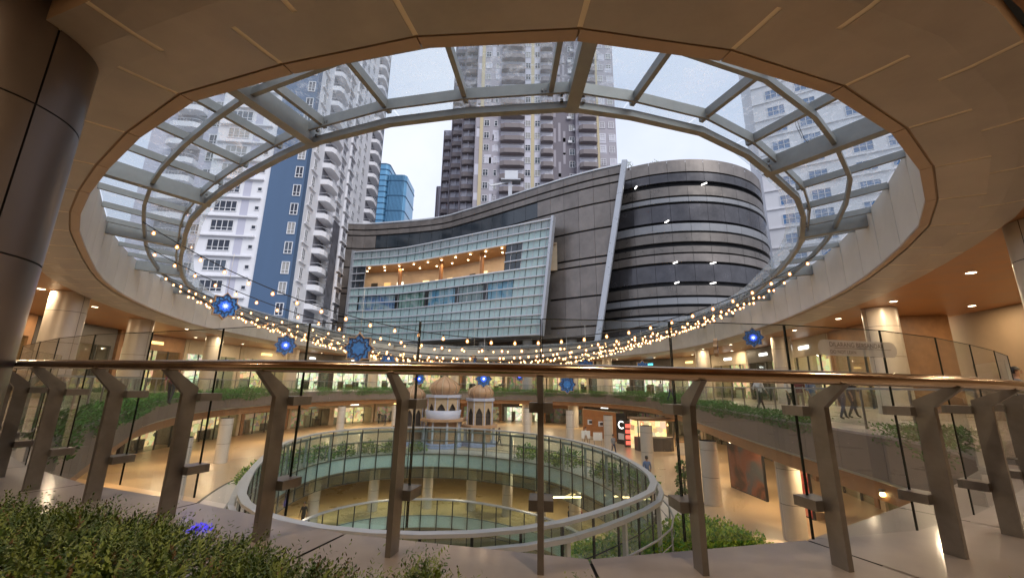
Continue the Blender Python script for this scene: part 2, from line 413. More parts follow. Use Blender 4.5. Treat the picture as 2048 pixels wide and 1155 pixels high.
# main beams every third or fourth rafter bay, seated a little beside the rafters
beam_t = []
nb = 25
beamP, _ = resample(ringc, nb, s0=.05 * 1)
for k in range(nb):
    p = beamP[k]
    m = min(range(NR), key=lambda i: (ringP[i] - p).length); n = rdir[m]
    o = p + n * (hit_lip(p, n) + .03); beam_t.append((p, n, o))
    mb = MB(); s = Vector((-n.y, n.x, 0)); w = .085
    zi0, zi1, zo0, zo1 = RZ - .22, RZ + .16, OZ - .26, OZ + .16
    a = p - n * .12
    vs = []
    for q, z0, z1 in ((a, zi0, zi1), (o, zo0, zo1)):
        vs += [V3(q - s * w, z0), V3(q + s * w, z0), V3(q + s * w, z1), V3(q - s * w, z1)]
    mb.add(vs, [(0, 1, 5, 4), (1, 2, 6, 5), (2, 3, 7, 6), (3, 0, 4, 7), (0, 3, 2, 1), (4, 5, 6, 7)])
    # flange along the bottom
    for q0, q1, z0, z1 in ((a, o, zi0, zo0),):
        mb.bar(V3(q0, z0 - .012), V3(q1, z1 - .012), .23, .02)
    be = mb.build('main_beam', 'steel', canopy)
    if p.y < 22:
        for sg in (-1, 1):
            c = V3(p + n * .05 + s * sg * .20, RZ - .04)
            for dz in (-.07, .05): MB().box((c.x, c.y, c.z + dz), (.05, .05, .05), math.atan2(n.y, n.x)).build('bolt', 'bolt', be)
# purlin, glass stop ring and tube ring, one segment per bay
def ring_segments(fn, w, h, z, name, steps=4):
    for k in range(nb):
        p, q = beam_t[k], beam_t[(k + 1) % nb]
        ia = min(range(NR), key=lambda i: (ringP[i] - p[0]).length); ib = min(range(NR), key=lambda i: (ringP[i] - q[0]).length)
        if ib < ia: ib += NR
        idx = [i % NR for i in range(ia + 1, ib)]
        pts = [fn(p[0], p[1], p[2])] + [fn(ringP[i], rdir[i], outP[i]) for i in idx] + [fn(q[0], q[1], q[2])]
        mb = MB(); vs = []
        for t, c in enumerate(pts):
            d = (pts[min(t + 1, len(pts) - 1)] - pts[max(t - 1, 0)]).normalized(); s = Vector((-d.y, d.x, 0))
            vs += [V3(c - s * w / 2, z), V3(c + s * w / 2, z), V3(c + s * w / 2, z + h), V3(c - s * w / 2, z + h)]
        fs = []
        for t in range(len(pts) - 1):
            b0 = 4 * t; fs += [(b0 + a, b0 + (a + 1) % 4, b0 + 4 + (a + 1) % 4, b0 + 4 + a) for a in range(4)]
        fs += [(0, 3, 2, 1), tuple(4 * (len(pts) - 1) + a for a in range(4))]
        mb.add(vs, fs).build(name, 'steel', canopy)
ring_segments(lambda p, n, o: p + n * .16, .05, .22, RZ - .02, 'glass_stop')
ring_segments(lambda p, n, o: p - n * .02, .13, .14, RZ - .24, 'ring_beam')
ring_segments(lambda p, n, o: p.lerp(o, .52), .085, .15, RZ - .10, 'purlin')
# rafter clips
for i in range(NR):
    if ringP[i].y > 16: continue
    n = rdir[i]; s = Vector((-n.y, n.x, 0)); mb = MB()
    for sg in (-1, 1):
        for dd in (.10, .16):
            c = ringP[i] + s * sg * dd + n * .11; mb.box((c.x, c.y, RZ + .05), (.05, .035, .06), math.atan2(n.y, n.x))
    mb.build('clip', 'bolt', canopy)

# ------------------------------------------------------------------ gallery slabs and floors
edgeA = polar(EDGE, NPOL); voidA = polar(VOID, NPOL)
fl = MB(); sheet(polar(EDGE, NPOL, .42), 0, polar(EDGE, NPOL, 18), 0, fl)
tag(fl.build('floor_gallery', 'floor_tile'), kind='structure')
# outer ledge in stone pieces, a few millimetres above
edgec = catmull(EDGE, 30); NE = 90
eP, ELEN = resample(edgec, NE, s0=.1); eN = normals(eP)
lb = MB(); sheet(polar(EDGE, NPOL, .0), -.012, polar(EDGE, NPOL, .44), -.012, lb)
ledge = tag(lb.build('floor_ledge', 'black_joint'), kind='structure')
for i in range(NE):
    mid = (eP[i] + eP[(i + 1) % NE]) / 2
    p = [off(i, -.02, .006, eP, eN), off(i, -.02, .994, eP, eN), off(i, 1.6 if mid.y < 12 else .5, .994, eP, eN), off(i, 1.6 if mid.y < 12 else .5, .006, eP, eN)]
    MB().add([V3(q, .006) for q in p] + [V3(q, -.05) for q in p], [(0, 1, 2, 3), (1, 0, 4, 5)]).build('slab', 'ledge_stone', ledge)
# planter band below the floor edge, and the timber soffit under the gallery
FASC = -1.02
for i in range(NE):
    p = [off(i, -.01, .004, eP, eN), off(i, -.01, .996, eP, eN), off(i, .02, .996, eP, eN), off(i, .02, .004, eP, eN)]
    z0, z1 = FASC, -.055
    MB().add([V3(q, z0) for q in p] + [V3(q, z1) for q in p], [(1, 0, 4, 5), (2, 1, 5, 6), (0, 3, 7, 4), (0, 1, 2, 3)]).build('fascia_panel', 'planter_face', ledge)
us = MB(); e1 = polar(EDGE, NPOL, .0); e2 = polar(EDGE, NPOL, .4); e3 = polar(EDGE, NPOL, 18)
sheet(e1, FASC + .01, e2, FASC + .01, us, 0); sheet(e2, FASC + .01, e2, FASC - .62, us, 1); sheet(e2, FASC - .62, e3, FASC - .62, us, 1)
gu = polar(EDGE, NPOL, .2); us2 = MB().tube([V3(p, FASC - .06) for p in gu], .07, 6, closed=True)
tag(us.build('ceiling_lower', ['grey_slab', 'timber_ceiling']), kind='structure')
us2.build('gutter', 'rim_metal', bpy.data.objects['ceiling_lower'])
# lower floors
fl = MB(); sheet(polar(VOID, NPOL, .05), Z1, polar(EDGE, NPOL, 18), Z1, fl, 0)
tag(fl.build('floor_lower', 'floor_beige'), kind='structure')
fl = MB(); sheet(polar(VOID, NPOL, .25), Z1 + .004, polar(VOID, NPOL, 2.6), Z1 + .004, fl, 0); 
tag(fl.build('path_lower', 'floor_pale'), kind='structure')
fl = MB(); sheet(polar(VOID, NPOL, 2.6), Z1 + .004, polar(VOID, NPOL, 2.75), Z1 + .004, fl, 0)
tag(fl.build('path_border', 'wall_dark'), kind='structure')
sl = MB(); v0 = polar(VOID, NPOL, .10); sheet(v0, Z1, v0, Z1 - .95, sl, 0); sheet(v0, Z1 - .95, polar(VOID, NPOL, 14), Z1 - .95, sl, 1)
tag(sl.build('slab_lower', ['white_slab', 'wall_cream']), kind='structure')
fl = MB(); sheet(polar(VOID, NPOL, .3), Z2, polar(VOID, NPOL, 14), Z2, fl, 0)
v1 = polar(VOID, NPOL, .3); sheet(v1, Z2, v1, Z2 - .9, fl, 1)
tag(fl.build('floor_basement', ['floor_warm', 'white_slab']), kind='structure')
fl = MB(); fl.add([(-22, 6, Z3), (14, 6, Z3), (14, 44, Z3), (-22, 44, Z3)], [(0, 1, 2, 3)])
tag(fl.build('floor_garden', 'floor_warm'), kind='structure')
wb = MB(); w0 = polar(VOID, NPOL, 13.5); sheet(w0, Z2, w0, Z1 - .95, wb, 0); w1 = polar(VOID, NPOL, 6); sheet(w1, Z3, w1, Z2 - .9, wb, 0)
sheet(polar(VOID, NPOL, .3), Z2 - .9, w1, Z2 - .9, wb, 0)
tag(wb.build('wall_basement', 'wall_cream'), kind='structure')

# ------------------------------------------------------------------ glass wall round the lower void
voidc = catmull(VOID, 30); NV = 56
vP, VLEN = resample(voidc, NV, s0=.4); vN = normals(vP)
ROWS = [-2.60, -3.62, -4.62, -5.72, -6.45]
def void_wall(P, N, rows, label, rimw=.12):
    w = thing('glass_wall', label, 'glass wall')
    n = len(P)
    for i in range(n):
        a, b = P[i], P[(i + 1) % n]; d = (b - a).normalized()
        m = MB(); m.bar(V3(a, rows[0]), V3(a, rows[-1]), .05, .07, up=(d.x, d.y, 0)); m.build('mullion', 'mullion', w)
        for r0, r1 in zip(rows, rows[1:]):
            q0, q1 = a + d * .03, b - d * .03
            MB().add([V3(q0, r1 + .02), V3(q1, r1 + .02), V3(q1, r0 - .02), V3(q0, r0 - .02)], [(0, 1, 2, 3)]).build('pane', 'void_glass', w)
    for r in rows[1:]:
        MB().tube([V3(p, r) for p in P], .022, 4, closed=True).build('transom', 'mullion', w)
    rm = MB(); A = [p - q * rimw * .5 for p, q in zip(P, N)]; B = [p + q * rimw * .5 for p, q in zip(P, N)]
    z = rows[0]
    sheet(A, z, A, z + .09, rm); sheet(A, z + .09, B, z + .09, rm); sheet(B, z + .09, B, z, rm); sheet(B, z, A, z, rm)
    rm.build('rim', 'rim_metal', w)
    return w
wall_up = void_wall(vP, vN, ROWS, 'oval glass wall with dark grid and grey rim round the upper void', rimw=.26)
v2P = [p + q * .18 for p, q in zip(vP, vN)]
wall_dn = void_wall(v2P, vN, [-8.15, -9.3, -10.4, -11.4], 'lower glass wall ring with white rim one storey down inside the void', rimw=.3)
# handrail on stub posts outside the glass wall
hr = thing('void_handrail', 'steel handrail on square posts outside the oval glass wall', 'handrail')
P_ = [p + q * .62 for p, q in zip(vP, vN)]
MB().tube([V3(p, Z1 + 1.02) for p in P_], .035, 6, closed=True).build('rail', 'steel', hr)
MB().tube([V3(p, Z1 + .55) for p in P_], .018, 5, closed=True).build('rail', 'steel', hr)
P3 = [p + q * .22 for p, q in zip(vP, vN)]
rb = MB(); pa_ = [p + q * .16 for p, q in zip(vP, vN)]; pb_ = [p + q * .34 for p, q in zip(vP, vN)]; zr = ROWS[0] - .34
sheet(pa_, zr, pb_, zr, rb); sheet(pb_, zr, pb_, zr + .13, rb); sheet(pb_, zr + .13, pa_, zr + .13, rb); sheet(pa_, zr + .13, pa_, zr, rb)
rb.build('rail', 'rim_metal', hr)
for i in range(0, NV, 2):
    p = P_[i]; MB().bar(V3(p, Z1), V3(p, Z1 + 1.0), .05, .05, up=(1, 0, 0)).build('post', 'steel', hr)
    p = P3[i]; MB().bar(V3(p, Z1), V3(p, ROWS[0] - .3), .12, .12, up=(vN[i].x, vN[i].y, 0)).build('post', 'grey_slab', hr)

# ------------------------------------------------------------------ columns
def column(x, y, z0, z1, r, label, clad='column_clad', joints=(), group=None, seam=0.0):
    c = thing('round_column', label, 'column', (x, y, z0), 0, group)
    h = z1 - z0; zs = [0] + list(joints) + [h]
    MB().lathe([(r - .02, 0), (r - .02, h)], n=40).build('core', 'black_joint', c)
    for a, b in zip(zs, zs[1:]):
        for k in range(2):
            MB().lathe([(r, a + .008), (r, b - .008)], n=28, a0=seam + math.pi * k + .012, a1=seam + math.pi * (k + 1) - .012).build('cladding', clad, c)
    return c
J0 = (1.15, 2.55, 3.95)
column(-5.38, 3.62, 0, CEIL, .68, 'huge brown metal-clad column filling the left edge of the view', 'column_backlit', (.6, 2.15, 3.65), seam=R(-10))
L0 = [(12.1, 8.6, 'column where the right gallery leaves the frame'), (17.6, 19.2, 'pale clad column beside the lit ceiling of the right gallery'),
      (20.5, 31, 'far column behind the star ornament in the right gallery'), (20, 43, 'second far column of the right gallery'), (13.5, 58, 'column at the far right bend of the upper gallery'),
      (2.5, 65, 'far column behind the hanging bulbs near the middle'), (-9, 67, 'far column behind the handrail left of the middle'), (-20.5, 62, 'far column at the far left bend of the upper gallery'),
      (-26.4, 50, 'slim looking column deep in the left gallery'), (-26.8, 37, 'left gallery column behind the second glass joint'), (-24.6, 27, 'left gallery column behind the pale glass reflection'), (-20.4, 18.5, 'pale round column below the left soffit, nearest of the left gallery')]
for x, y, lb_ in L0: column(x, y, 0, CEIL, .66, lb_, 'column_pale', J0, 'upper gallery columns')
L1 = [(9.6, 30.2, 'pale column lit at its top beside the coffee kiosk'), (10.3, 22.4, 'pale column standing on the beige floor right of the void'), (11.2, 17.6, 'nearest lower column in front of the mural wall'),
      (9.2, 40, 'lower column behind the white notice boards'), (6.6, 47, 'lower column with plants at its foot'), (2.0, 50, 'lower column right of the onion dome kiosks'), (-3, 52, 'lower column behind the onion dome kiosks'),
      (-14, 52, 'lower column by the bright shop window'), (-19, 48, 'lower column between two lit shops'), (-21.5, 40, 'lower column beside the dark cafe'), (-20.5, 31, 'lower column in the blue lit planting'), (-15.5, 20.5, 'lower column under the left gallery')]
for x, y, lb_ in L1: column(x, y, Z1, FASC - .6, .42, lb_, 'column_pale', (1.3, 2.6), 'lower gallery columns')
bm2 = polar(VOID, 16, 2.2)
for k, p in enumerate(bm2):
    if p.y > 20: column(p.x, p.y, Z2, Z1 - .95, .42, 'round column on the warm lit basement floor inside the void', 'column_pale', (1.6,), 'basement columns')

# ------------------------------------------------------------------ near balustrade
BAL = [(-9.6, 8.6), (-8.5, 7.1), (-7.4, 6.0), (-6.3, 5.25), (-5.4, 4.65), (-4.5, 4.18), (-3.6, 3.85), (-2.65, 3.48), (-1.66, 3.05), (-.72, 2.84), (.19, 2.64), (1.12, 2.66), (2.0, 2.74), (2.9, 2.95), (3.75, 3.35), (4.6, 3.85), (5.5, 4.42), (6.4, 5.05), (7.3, 5.85), (8.0, 6.9)]
bal = thing('glass_balustrade', 'glass balustrade with bent bronze posts and steel handrail across the foreground', 'balustrade')
bp = [Vector((*p, 0)) for p in BAL]; bn = [-n for n in normals(bp, False)]      # pointing out over the void
def railz(p): return 1.135 - .0085 * (p.x + 1.0)
GT, GB = 1.49, .10
gl_line = []
for i, (p, n) in enumerate(zip(bp, bn)):
    s = Vector((n.y, -n.x, 0)); rz_ = railz(p)
    post = MB(); post.bar(V3(p, 0), V3(p, .93), .112, .036, up=(s.x, s.y, 0))
    po = post.build('post', 'bronze_post', bal)
    # the bent arm leans back towards the walkway to carry the rail
    arm = MB(); w = .018
    prof = [(.056, .93), (-.056, .93), (-.225, rz_ - .035), (-.135, rz_ - .035), (.056, .975)]
    vs = [p + n * u + s * w + Vector((0, 0, z)) for u, z in prof] + [p + n * u - s * w + Vector((0, 0, z)) for u, z in prof]
    k = len(prof); arm.add(vs, [tuple(range(k)), tuple(range(2 * k - 1, k - 1, -1))] + [(a, a + k, (a + 1) % k + k, (a + 1) % k) for a in range(k)])
    arm.build('arm', 'bronze_post', po)
    for z in (.33, .90):
        c = p + n * .135
        br = MB().box((c.x, c.y, z), (.17, .15, .062), math.atan2(n.y, n.x)).build('clamp', 'bronze_post', po)
    gl_line.append(p + n * .185)
rail_pts = catmull([(*(p - n * .18)[:2], railz(p)) for p, n in zip(bp, bn)], 6, False)
MB().tube(rail_pts, .041, 16).build('handrail', 'rail_steel', bal)
for i in range(len(gl_line) - 1):
    a, b = gl_line[i], gl_line[i + 1]; d = (b - a).normalized(); a, b = a + d * .005, b - d * .005; nn = Vector((d.y, -d.x, 0)) * .006
    mb = MB()
    q = [V3(a, GB), V3(b, GB), V3(b, GT), V3(a, GT)]
    mb.add(q, [(0, 1, 2, 3)])
    pn = mb.build('pane', 'guard_glass', bal)
    for (u, v) in ((V3(a, GB), V3(a, GT)), (V3(b, GB), V3(b, GT))):
        MB().bar(u, v, .008, .006, up=(d.x, d.y, 0)).build('pane_edge', 'edge_green', pn)
    MB().bar(V3(a, GT), V3(b, GT), .010, .005).build('pane_edge', 'edge_green', pn)
# ------------------------------------------------------------------ far balustrades along the gallery edge
fb = thing('gallery_balustrade', 'low glass balustrade with thin rail along the far side of the upper gallery', 'balustrade')
gP = [p + n * .75 for p, n in zip(eP, eN)]
for i in range(NE):
    a, b = gP[i], gP[(i + 1) % NE]
    if min(a.y, b.y) < 7.2: continue
    MB().add([V3(a, .08), V3(b, .08), V3(b, 1.05), V3(a, 1.05)], [(0, 1, 2, 3)]).build('pane', 'far_glass', fb)
    MB().bar(V3(a, 1.08), V3(b, 1.08), .05, .05).build('rail', 'steel', fb)
    MB().bar(V3(a, 0), V3(a, 1.06), .03, .05, up=(1, 0, 0)).build('post', 'bronze_post', fb)

# ------------------------------------------------------------------ downlights
def downlight(x, y, z, power, label, r=.13, col=(1, .77, .50), group='downlights in the timber ceiling', lamp=True, em='downlight'):
    t = thing('downlight', label, 'downlight', (x, y, z), 0, group)
    MB().lathe([(r * 1.25, -.002), (r * 1.25, -.018), (r, -.018), (r, -.006)], n=20).build('trim', 'downlight_trim', t)
    MB().lathe([(0.001, -.012), (r, -.012)], n=20, sm=False).build('lens', em, t)
    if lamp:
        d = bpy.data.lights.new('downlight_lamp', 'AREA'); d.shape = 'DISK'; d.size = r * 1.8; d.energy = power; d.color = col
        l = bpy.data.objects.new('lamp', d); COL.objects.link(l); l.parent = t; l.location = (0, 0, -.03)
    return t
def ordinal(k): return ['nearest', 'second', 'third', 'fourth', 'fifth', 'sixth', 'seventh', 'eighth', 'ninth', 'tenth', 'eleventh', 'twelfth'][k] if k < 12 else '%dth' % (k + 1)
def sector(p): return 'left' if p.x < CEN.x else 'right'
for ro, (dd, step, pw) in enumerate(((3.2, 4.6, 100), (7.0, 5.6, 115))):
    c = [p + n * dd for p, n in zip(catmull(LIP, 30), normals(catmull(LIP, 30)))]
    n = int(LLEN * (1 + dd / 40) / step); pts, _ = resample(c, n, s0=1.0)
    cnt = {}
    for p in sorted(pts, key=lambda q: q.y):
        if p.y < .3: continue
        s = sector(p); k = cnt.get(s, 0); cnt[s] = k + 1
        downlight(p.x, p.y, CEIL, pw * (.62 if p.y < 8 else 1), 'warm downlight in the upper timber ceiling, %s of the %s row on the %s side' % (ordinal(k), ('inner', 'outer')[ro], s))
def light_ring(base, curve_off, n, z, pw, fmt, group, col):
    cnt = {}; pts, _ = resample([p + q * curve_off for p, q in zip(base, normals(base))], n)
    for p in sorted(pts, key=lambda q: q.y):
        s = sector(p); k = cnt.get(s, 0); cnt[s] = k + 1
        downlight(p.x, p.y, z, pw, fmt % (ordinal(k), s), group=group, col=col)
light_ring(edgec, 2.2, 30, FASC - .62, 112, 'small warm downlight over the lower floor, %s on the %s side', 'downlights over the lower floor', (1, .72, .42))
light_ring(voidc, 3.2, 14, Z1 - .95, 95, 'warm downlight over the basement floor in the void, %s on the %s side', 'basement downlights', (1, .85, .6))

# ------------------------------------------------------------------ background buildings
mat('facade_panel', (.21, .185, .17), .36, .4, .26, .5)
mat('facade_dark', (.085, .082, .09), .24, .5, .3, .5)
mat('facade_pale', (.17, .15, .135), .3, .5, .28, .5)
mat('facade_white', (.62, .64, .68), .4, .1, .08, .6)
mat('drum_white', (.23, .235, .25), .4, .2, .1, .6)
mat('facade_groove', (.012, .012, .014), .6)
mat('dark_glass', (.03, .04, .05), .05, 0, .3, .3, spec=.8)
mat('frost_teal', (.37, .50, .50), .17, 0, .12, 1.5, spec=.6)
mat('frost_grey', (.30, .36, .37), .18, 0, .12, 1.5, spec=.6)
mat('fin_metal', (.44, .455, .49), .3, .5, .06, 1)
mat('tower_white', (.74, .74, .78), .7, 0, .07, .25, streak=True)
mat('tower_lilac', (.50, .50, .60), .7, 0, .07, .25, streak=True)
mat('tower_blue', (.07, .125, .225), .6, 0, .10, .2, streak=True)
mat('tower_navy', (.05, .06, .09), .6, 0, .1, .3)
mat('window_dark', (.02, .025, .045), .08, 0, .4, .3, spec=.7)
mat('window_frame', (.72, .72, .75), .5)
mat('balcony_shade', (.20, .20, .23), .8, 0, .2, .5)
mat('rail_grey', (.50, .51, .55), .5, .2)
mat('grey_light', (.60, .59, .67), .75, 0, .06, .3, streak=True)
mat('grey_mid', (.39, .365, .41), .75, 0, .08, .3, streak=True)
mat('grey_dark', (.20, .18, .21), .75, 0, .10, .3, streak=True)
mat('brown_balcony', (.23, .20, .205), .75, 0, .1, .4)
mat('pale_yellow', (.56, .47, .30), .7, 0, .05, .4)
mat('cyan_glass', (.11, .29, .47), .12, .3, .25, .08, spec=.8)
mat('cyan_dark', (.03, .10, .19), .25, .2, .1, .2)
mat('blue_window', (.05, .16, .36), .1, 0, .3, .2, spec=.7)
mat('concrete_col', (.45, .43, .40), .7, 0, .1, .5)
mat('terrace_ceiling', (.36, .21, .10), .5, 0, .1, .8)
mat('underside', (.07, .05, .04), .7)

def along(pts):
    L = [0.0]
    for a, b in zip(pts, pts[1:]): L.append(L[-1] + (b - a).length)
    def f(s):
        s = max(0, min(L[-1] - 1e-6, s)); j = min(np.searchsorted(L, s, side='right') - 1, len(pts) - 2)
        d = (pts[j + 1] - pts[j]).normalized()
        return pts[j].lerp(pts[j + 1], (s - L[j]) / (L[j + 1] - L[j])), Vector((d.y, -d.x, 0))   # point, normal toward the viewer
    return f, L[-1]
bld = thing('curved_mall_building', 'long concave brown panelled mall block with slanted white edge and teal glass screen', 'building')
FC = catmull([(-50, 79.6), (-35.7, 79), (-28.5, 78.9), (-15.5, 75.6), (-9.1, 71.8), (-2.4, 66.8), (5.9, 60.5), (11.7, 56.6), (16.4, 54.2)], 16, False)
Ff, FL = along(FC)
def zz(dz): return dz + EYE
ROOF, BOT = zz(31.8), zz(6.6)
def s_end(z): return FL - 4.9 * (ROOF - z) / (ROOF - BOT)
# body: dark recessed backing, roof and underside
b = MB(); Q = [Ff(s)[0] - Ff(s)[1] * .35 for s in np.linspace(0, FL - .3, 60)]; SS = list(np.linspace(0, FL - .3, 60))
nq = len(Q); lowz = [max(BOT, ROOF - (FL - .3 - s) / 4.9 * (ROOF - BOT)) if s > FL - 5.2 else BOT for s in SS]
b.add([V3(p, z) for p, z in zip(Q, lowz)] + [V3(p, ROOF - .2) for p in Q] + [V3(p + Vector((0, 40, 0)), ROOF - .2) for p in Q], [(i, i + 1, nq + i + 1, nq + i) for i in range(nq - 1)] + [(nq + i, nq + i + 1, 2 * nq + i + 1, 2 * nq + i) for i in range(nq - 1)])
Q2 = [p for p, s in zip(Q, SS) if s < FL - 5.2]; k2 = len(Q2)
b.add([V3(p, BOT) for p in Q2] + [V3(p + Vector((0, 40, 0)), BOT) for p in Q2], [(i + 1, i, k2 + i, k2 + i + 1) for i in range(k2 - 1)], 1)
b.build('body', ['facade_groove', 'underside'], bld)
GR = [31.8, 30.5, 29.3, 26.5, 22.5, 18.2, 17.1, 12.5, 8.2, 6.6]
STRIP = (22.0, FL - 15.0)
NC = 30
for k, (t, bt) in enumerate(zip(GR, GR[1:])):
    z1, z0 = zz(t) - (.16 if k else 0), zz(bt) + .12
    for c in range(NC):
        s0, s1 = FL * c / NC + .02, FL * (c + 1) / NC - .02
        e0, e1 = s_end(z0), s_end(z1)
        a0, b0, a1, b1 = min(s0, e0), min(s1, e0), min(s0, e1), min(s1, e1)
        if b1 - a1 < .05: continue
        if k == 2 and STRIP[0] < (s0 + s1) / 2 < STRIP[1]:
            mt, pr, nm = 'dark_glass', -.12, 'strip_window'
        else: mt, pr, nm = 'facade_panel', .0, 'panel'
        q = []
        for s, z in ((a0, z0), (b0, z0), (b1, z1), (a1, z1)):
            p, n = Ff(s); q.append(V3(p + n * pr, z))
        back = []
        for s, z in ((a0, z0), (b0, z0), (b1, z1), (a1, z1)):
            p, n = Ff(s); back.append(V3(p - n * .3, z))
        MB().add(q + back, [(0, 1, 2, 3), (1, 0, 4, 5), (3, 2, 6, 7), (2, 1, 5, 6), (0, 3, 7, 4)]).build(nm, mt, bld)
cp = MB(); vs = []
for s in np.linspace(0, FL, 50):
    p, n = Ff(s); vs += [V3(p + n * .15, ROOF + .02), V3(p + n * .15, ROOF + .26), V3(p - n * .5, ROOF + .26)]
cp.add(vs, [f for i in range(49) for f in ((3 * i, 3 * i + 3, 3 * i + 4, 3 * i + 1), (3 * i + 1, 3 * i + 4, 3 * i + 5, 3 * i + 2))]).build('coping', 'facade_white', bld)
pt, n1 = Ff(FL); pb, n2 = Ff(FL - 4.9)
MB().bar(V3(pt + n1 * .25, ROOF + .5), V3(pb + n2 * .25, BOT - .6), .75, .55, up=n1).build('slanted_fin', 'fin_metal', bld)
# clip the back of the facade right of the fin with a return wall
p0, p1 = V3(pt, ROOF), V3(pb, BOT)
# teal glass screen
SC = catmull([(-30.5, 75), (-20.5, 72.0), (-10.6, 66.6), (-2, 61.6), (6.1, 57)], 16, False)
Sf, SL = along(SC)
ST, SB = zz(24.3), zz(7.05); NRW, NCL = 12, 42
rowz = [ST - (ST - SB) * k / NRW for k in range(NRW + 1)]
def scr(s_frac, z):
    f = s_frac * (SL - 2.0 * (ST - z) / (ST - SB)); return Sf(f)
small = MB(); npart = 0; panes = []
for r in range(NRW):
    for c in range(NCL):
        kind = 'frost_teal'
        if r == 0: kind = 'frost_grey'
        if r in (2, 3, 4):
            if 3 <= c < 34: continue
            kind = 'dark_glass' if (c < 3 or c < 37) else 'frost_teal'
        if r in (6, 7) and 2 <= c < 36: kind = 'far_glass'
        panes.append((c, r, kind))
panes.sort(key=lambda q: -q[0])
spare = {}
for c, r, kind in panes:
    z1, z0 = rowz[r] - .03, rowz[r + 1] + .03; q = []
    for cc, z in ((c + .03, z0), (c + .97, z0), (c + .97, z1), (c + .03, z1)):
        p, n = scr(cc / NCL, z); q.append(V3(p, z))
    if npart < 290: MB().add(q, [(0, 1, 2, 3)]).build('pane', kind, bld); npart += 1
    else: spare.setdefault(kind, MB()).add(q, [(0, 1, 2, 3)])
for kind, mb in spare.items(): tag(mb.build('screen_panes', kind, bld), kind='stuff')
for r in range(NRW + 1):
    if r == 3: runs = ((0, 3), (34, NCL))
    elif r == 4: runs = ((0, 3), (34, NCL))
    else: runs = ((0, NCL),)
    for r0, r1 in runs:
        pts = [scr(c / NCL, rowz[r]) for c in range(r0, r1 + 1)]
        mb = MB(); vs = []
        for p, n in pts: vs += [V3(p + n * .28, rowz[r] - .09), V3(p + n * .28, rowz[r] + .09), V3(p - n * .05, rowz[r] + .09), V3(p - n * .05, rowz[r] - .09)]
        k = len(pts); fs = []
        for i in range(k - 1): fs += [(4 * i + a, 4 * i + 4 + a, 4 * i + 4 + (a + 1) % 4, 4 * i + (a + 1) % 4) for a in range(4)]
        mb.add(vs, fs).build('transom', 'facade_white' if r in (0, 2, 5) else 'rail_grey', bld)
for c in range(NCL + 1):
    segs = ((ST, rowz[2]), (rowz[5], SB)) if 3 < c < 34 else ((ST, SB),)
    for zt, zb in segs:
        pa, n = scr(c / NCL, zt); pb_, _ = scr(c / NCL, zb)
        MB().bar(V3(pa + n * .03, zt), V3(pb_ + n * .03, zb), .05, .06, up=n).build('mullion', 'rail_grey' if c % 2 else 'mullion', bld)
for sf_, nm in ((0, 'edge_frame'), (1, 'edge_frame')):
    pa, n = scr(sf_, ST); pb_, _ = scr(sf_, SB); MB().bar(V3(pa + n * .1, ST + .3), V3(pb_ + n * .1, SB - .2), .4, .9, up=n).build(nm, 'fin_metal', bld)
# top and bottom returns of the screen
for z, nm in ((ST + .02, 'screen_cap'), (SB - .02, 'screen_sill')):
    A_ = [scr(c / NCL, z)[0] for c in range(NCL + 1)]; B_ = [p + Vector((0, 4.5, 0)) for p in A_]
    MB().add([V3(p, z) for p in A_] + [V3(p, z) for p in B_], [(i, i + 1, NCL + 2 + i, NCL + 1 + i) for i in range(NCL)]).build(nm, 'grey_slab', bld)
# terrace behind the opening
A_ = [scr(c / NCL, rowz[2])[0] for c in range(2, 35)]; B_ = [Ff(s)[0] + Ff(s)[1] * .15 for s in np.linspace(18, FL - 11, 33)]
k = len(A_)
MB().add([V3(p, rowz[2] + .1) for p in A_] + [V3(p, rowz[2] - .2) for p in B_], [(i, i + 1, k + i + 1, k + i) for i in range(k - 1)]).build('terrace_ceiling', 'terrace_ceiling', bld)
MB().add([V3(p, rowz[5] - .1) for p in A_] + [V3(p, rowz[5] - .1) for p in B_], [(i, i + 1, k + i + 1, k + i) for i in range(k - 1)]).build('terrace_floor', 'floor_beige', bld)
MB().add([V3(p, rowz[5] - .1) for p in B_] + [V3(p, rowz[2] + .1) for p in B_], [(i, i + 1, k + i + 1, k + i) for i in range(k - 1)]).build('terrace_wall', 'wall_cream', bld)
emis('shop_warm', (1, .72, .36), 1.6); emis('shop_white', (1, .90, .72), 1.9); emis('shop_amber', (1, .55, .2), 1.0)
for i in range(3, 31, 2):
    p, q = B_[i], B_[i + 1]; d = q - p; n = Vector((d.y, -d.x, 0)).normalized()
    if i in (9, 17, 23): continue
    MB().add([V3(p + n * .1, rowz[5] + .1), V3(q + n * .1, rowz[5] + .1), V3(q + n * .1, rowz[5] + 2.0), V3(p + n * .1, rowz[5] + 2.0)], [(0, 1, 2, 3)]).build('lit_window', random.choice(['shop_warm', 'shop_amber', 'wall_dark', 'shop_white']), bld)
for i in (8, 16, 24):
    p = A_[i].lerp(B_[i], .45); MB().lathe([(.36, 0), (.36, rowz[2] - rowz[5])], (p.x, p.y, rowz[5]), 16).build('terrace_column', 'timber_ceiling', bld)
for i in range(2, 32, 3):
    for u in (.25, .7):
        p = A_[i].lerp(B_[i], u); MB().lathe([(.001, 0), (.16, 0)], (p.x, p.y, rowz[2] - .12 - .1 * u), 10).build('terrace_lamp', 'downlight', bld)
    p = A_[i].lerp(B_[i], .4)
    d = bpy.data.lights.new('terrace_light', 'AREA'); d.shape = 'DISK'; d.size = 1.2; d.energy = 55; d.color = (1, .72, .44)
    l = bpy.data.objects.new('terrace_light', d); COL.objects.link(l); l.parent = bld; l.location = V3(p, rowz[2] - .5)
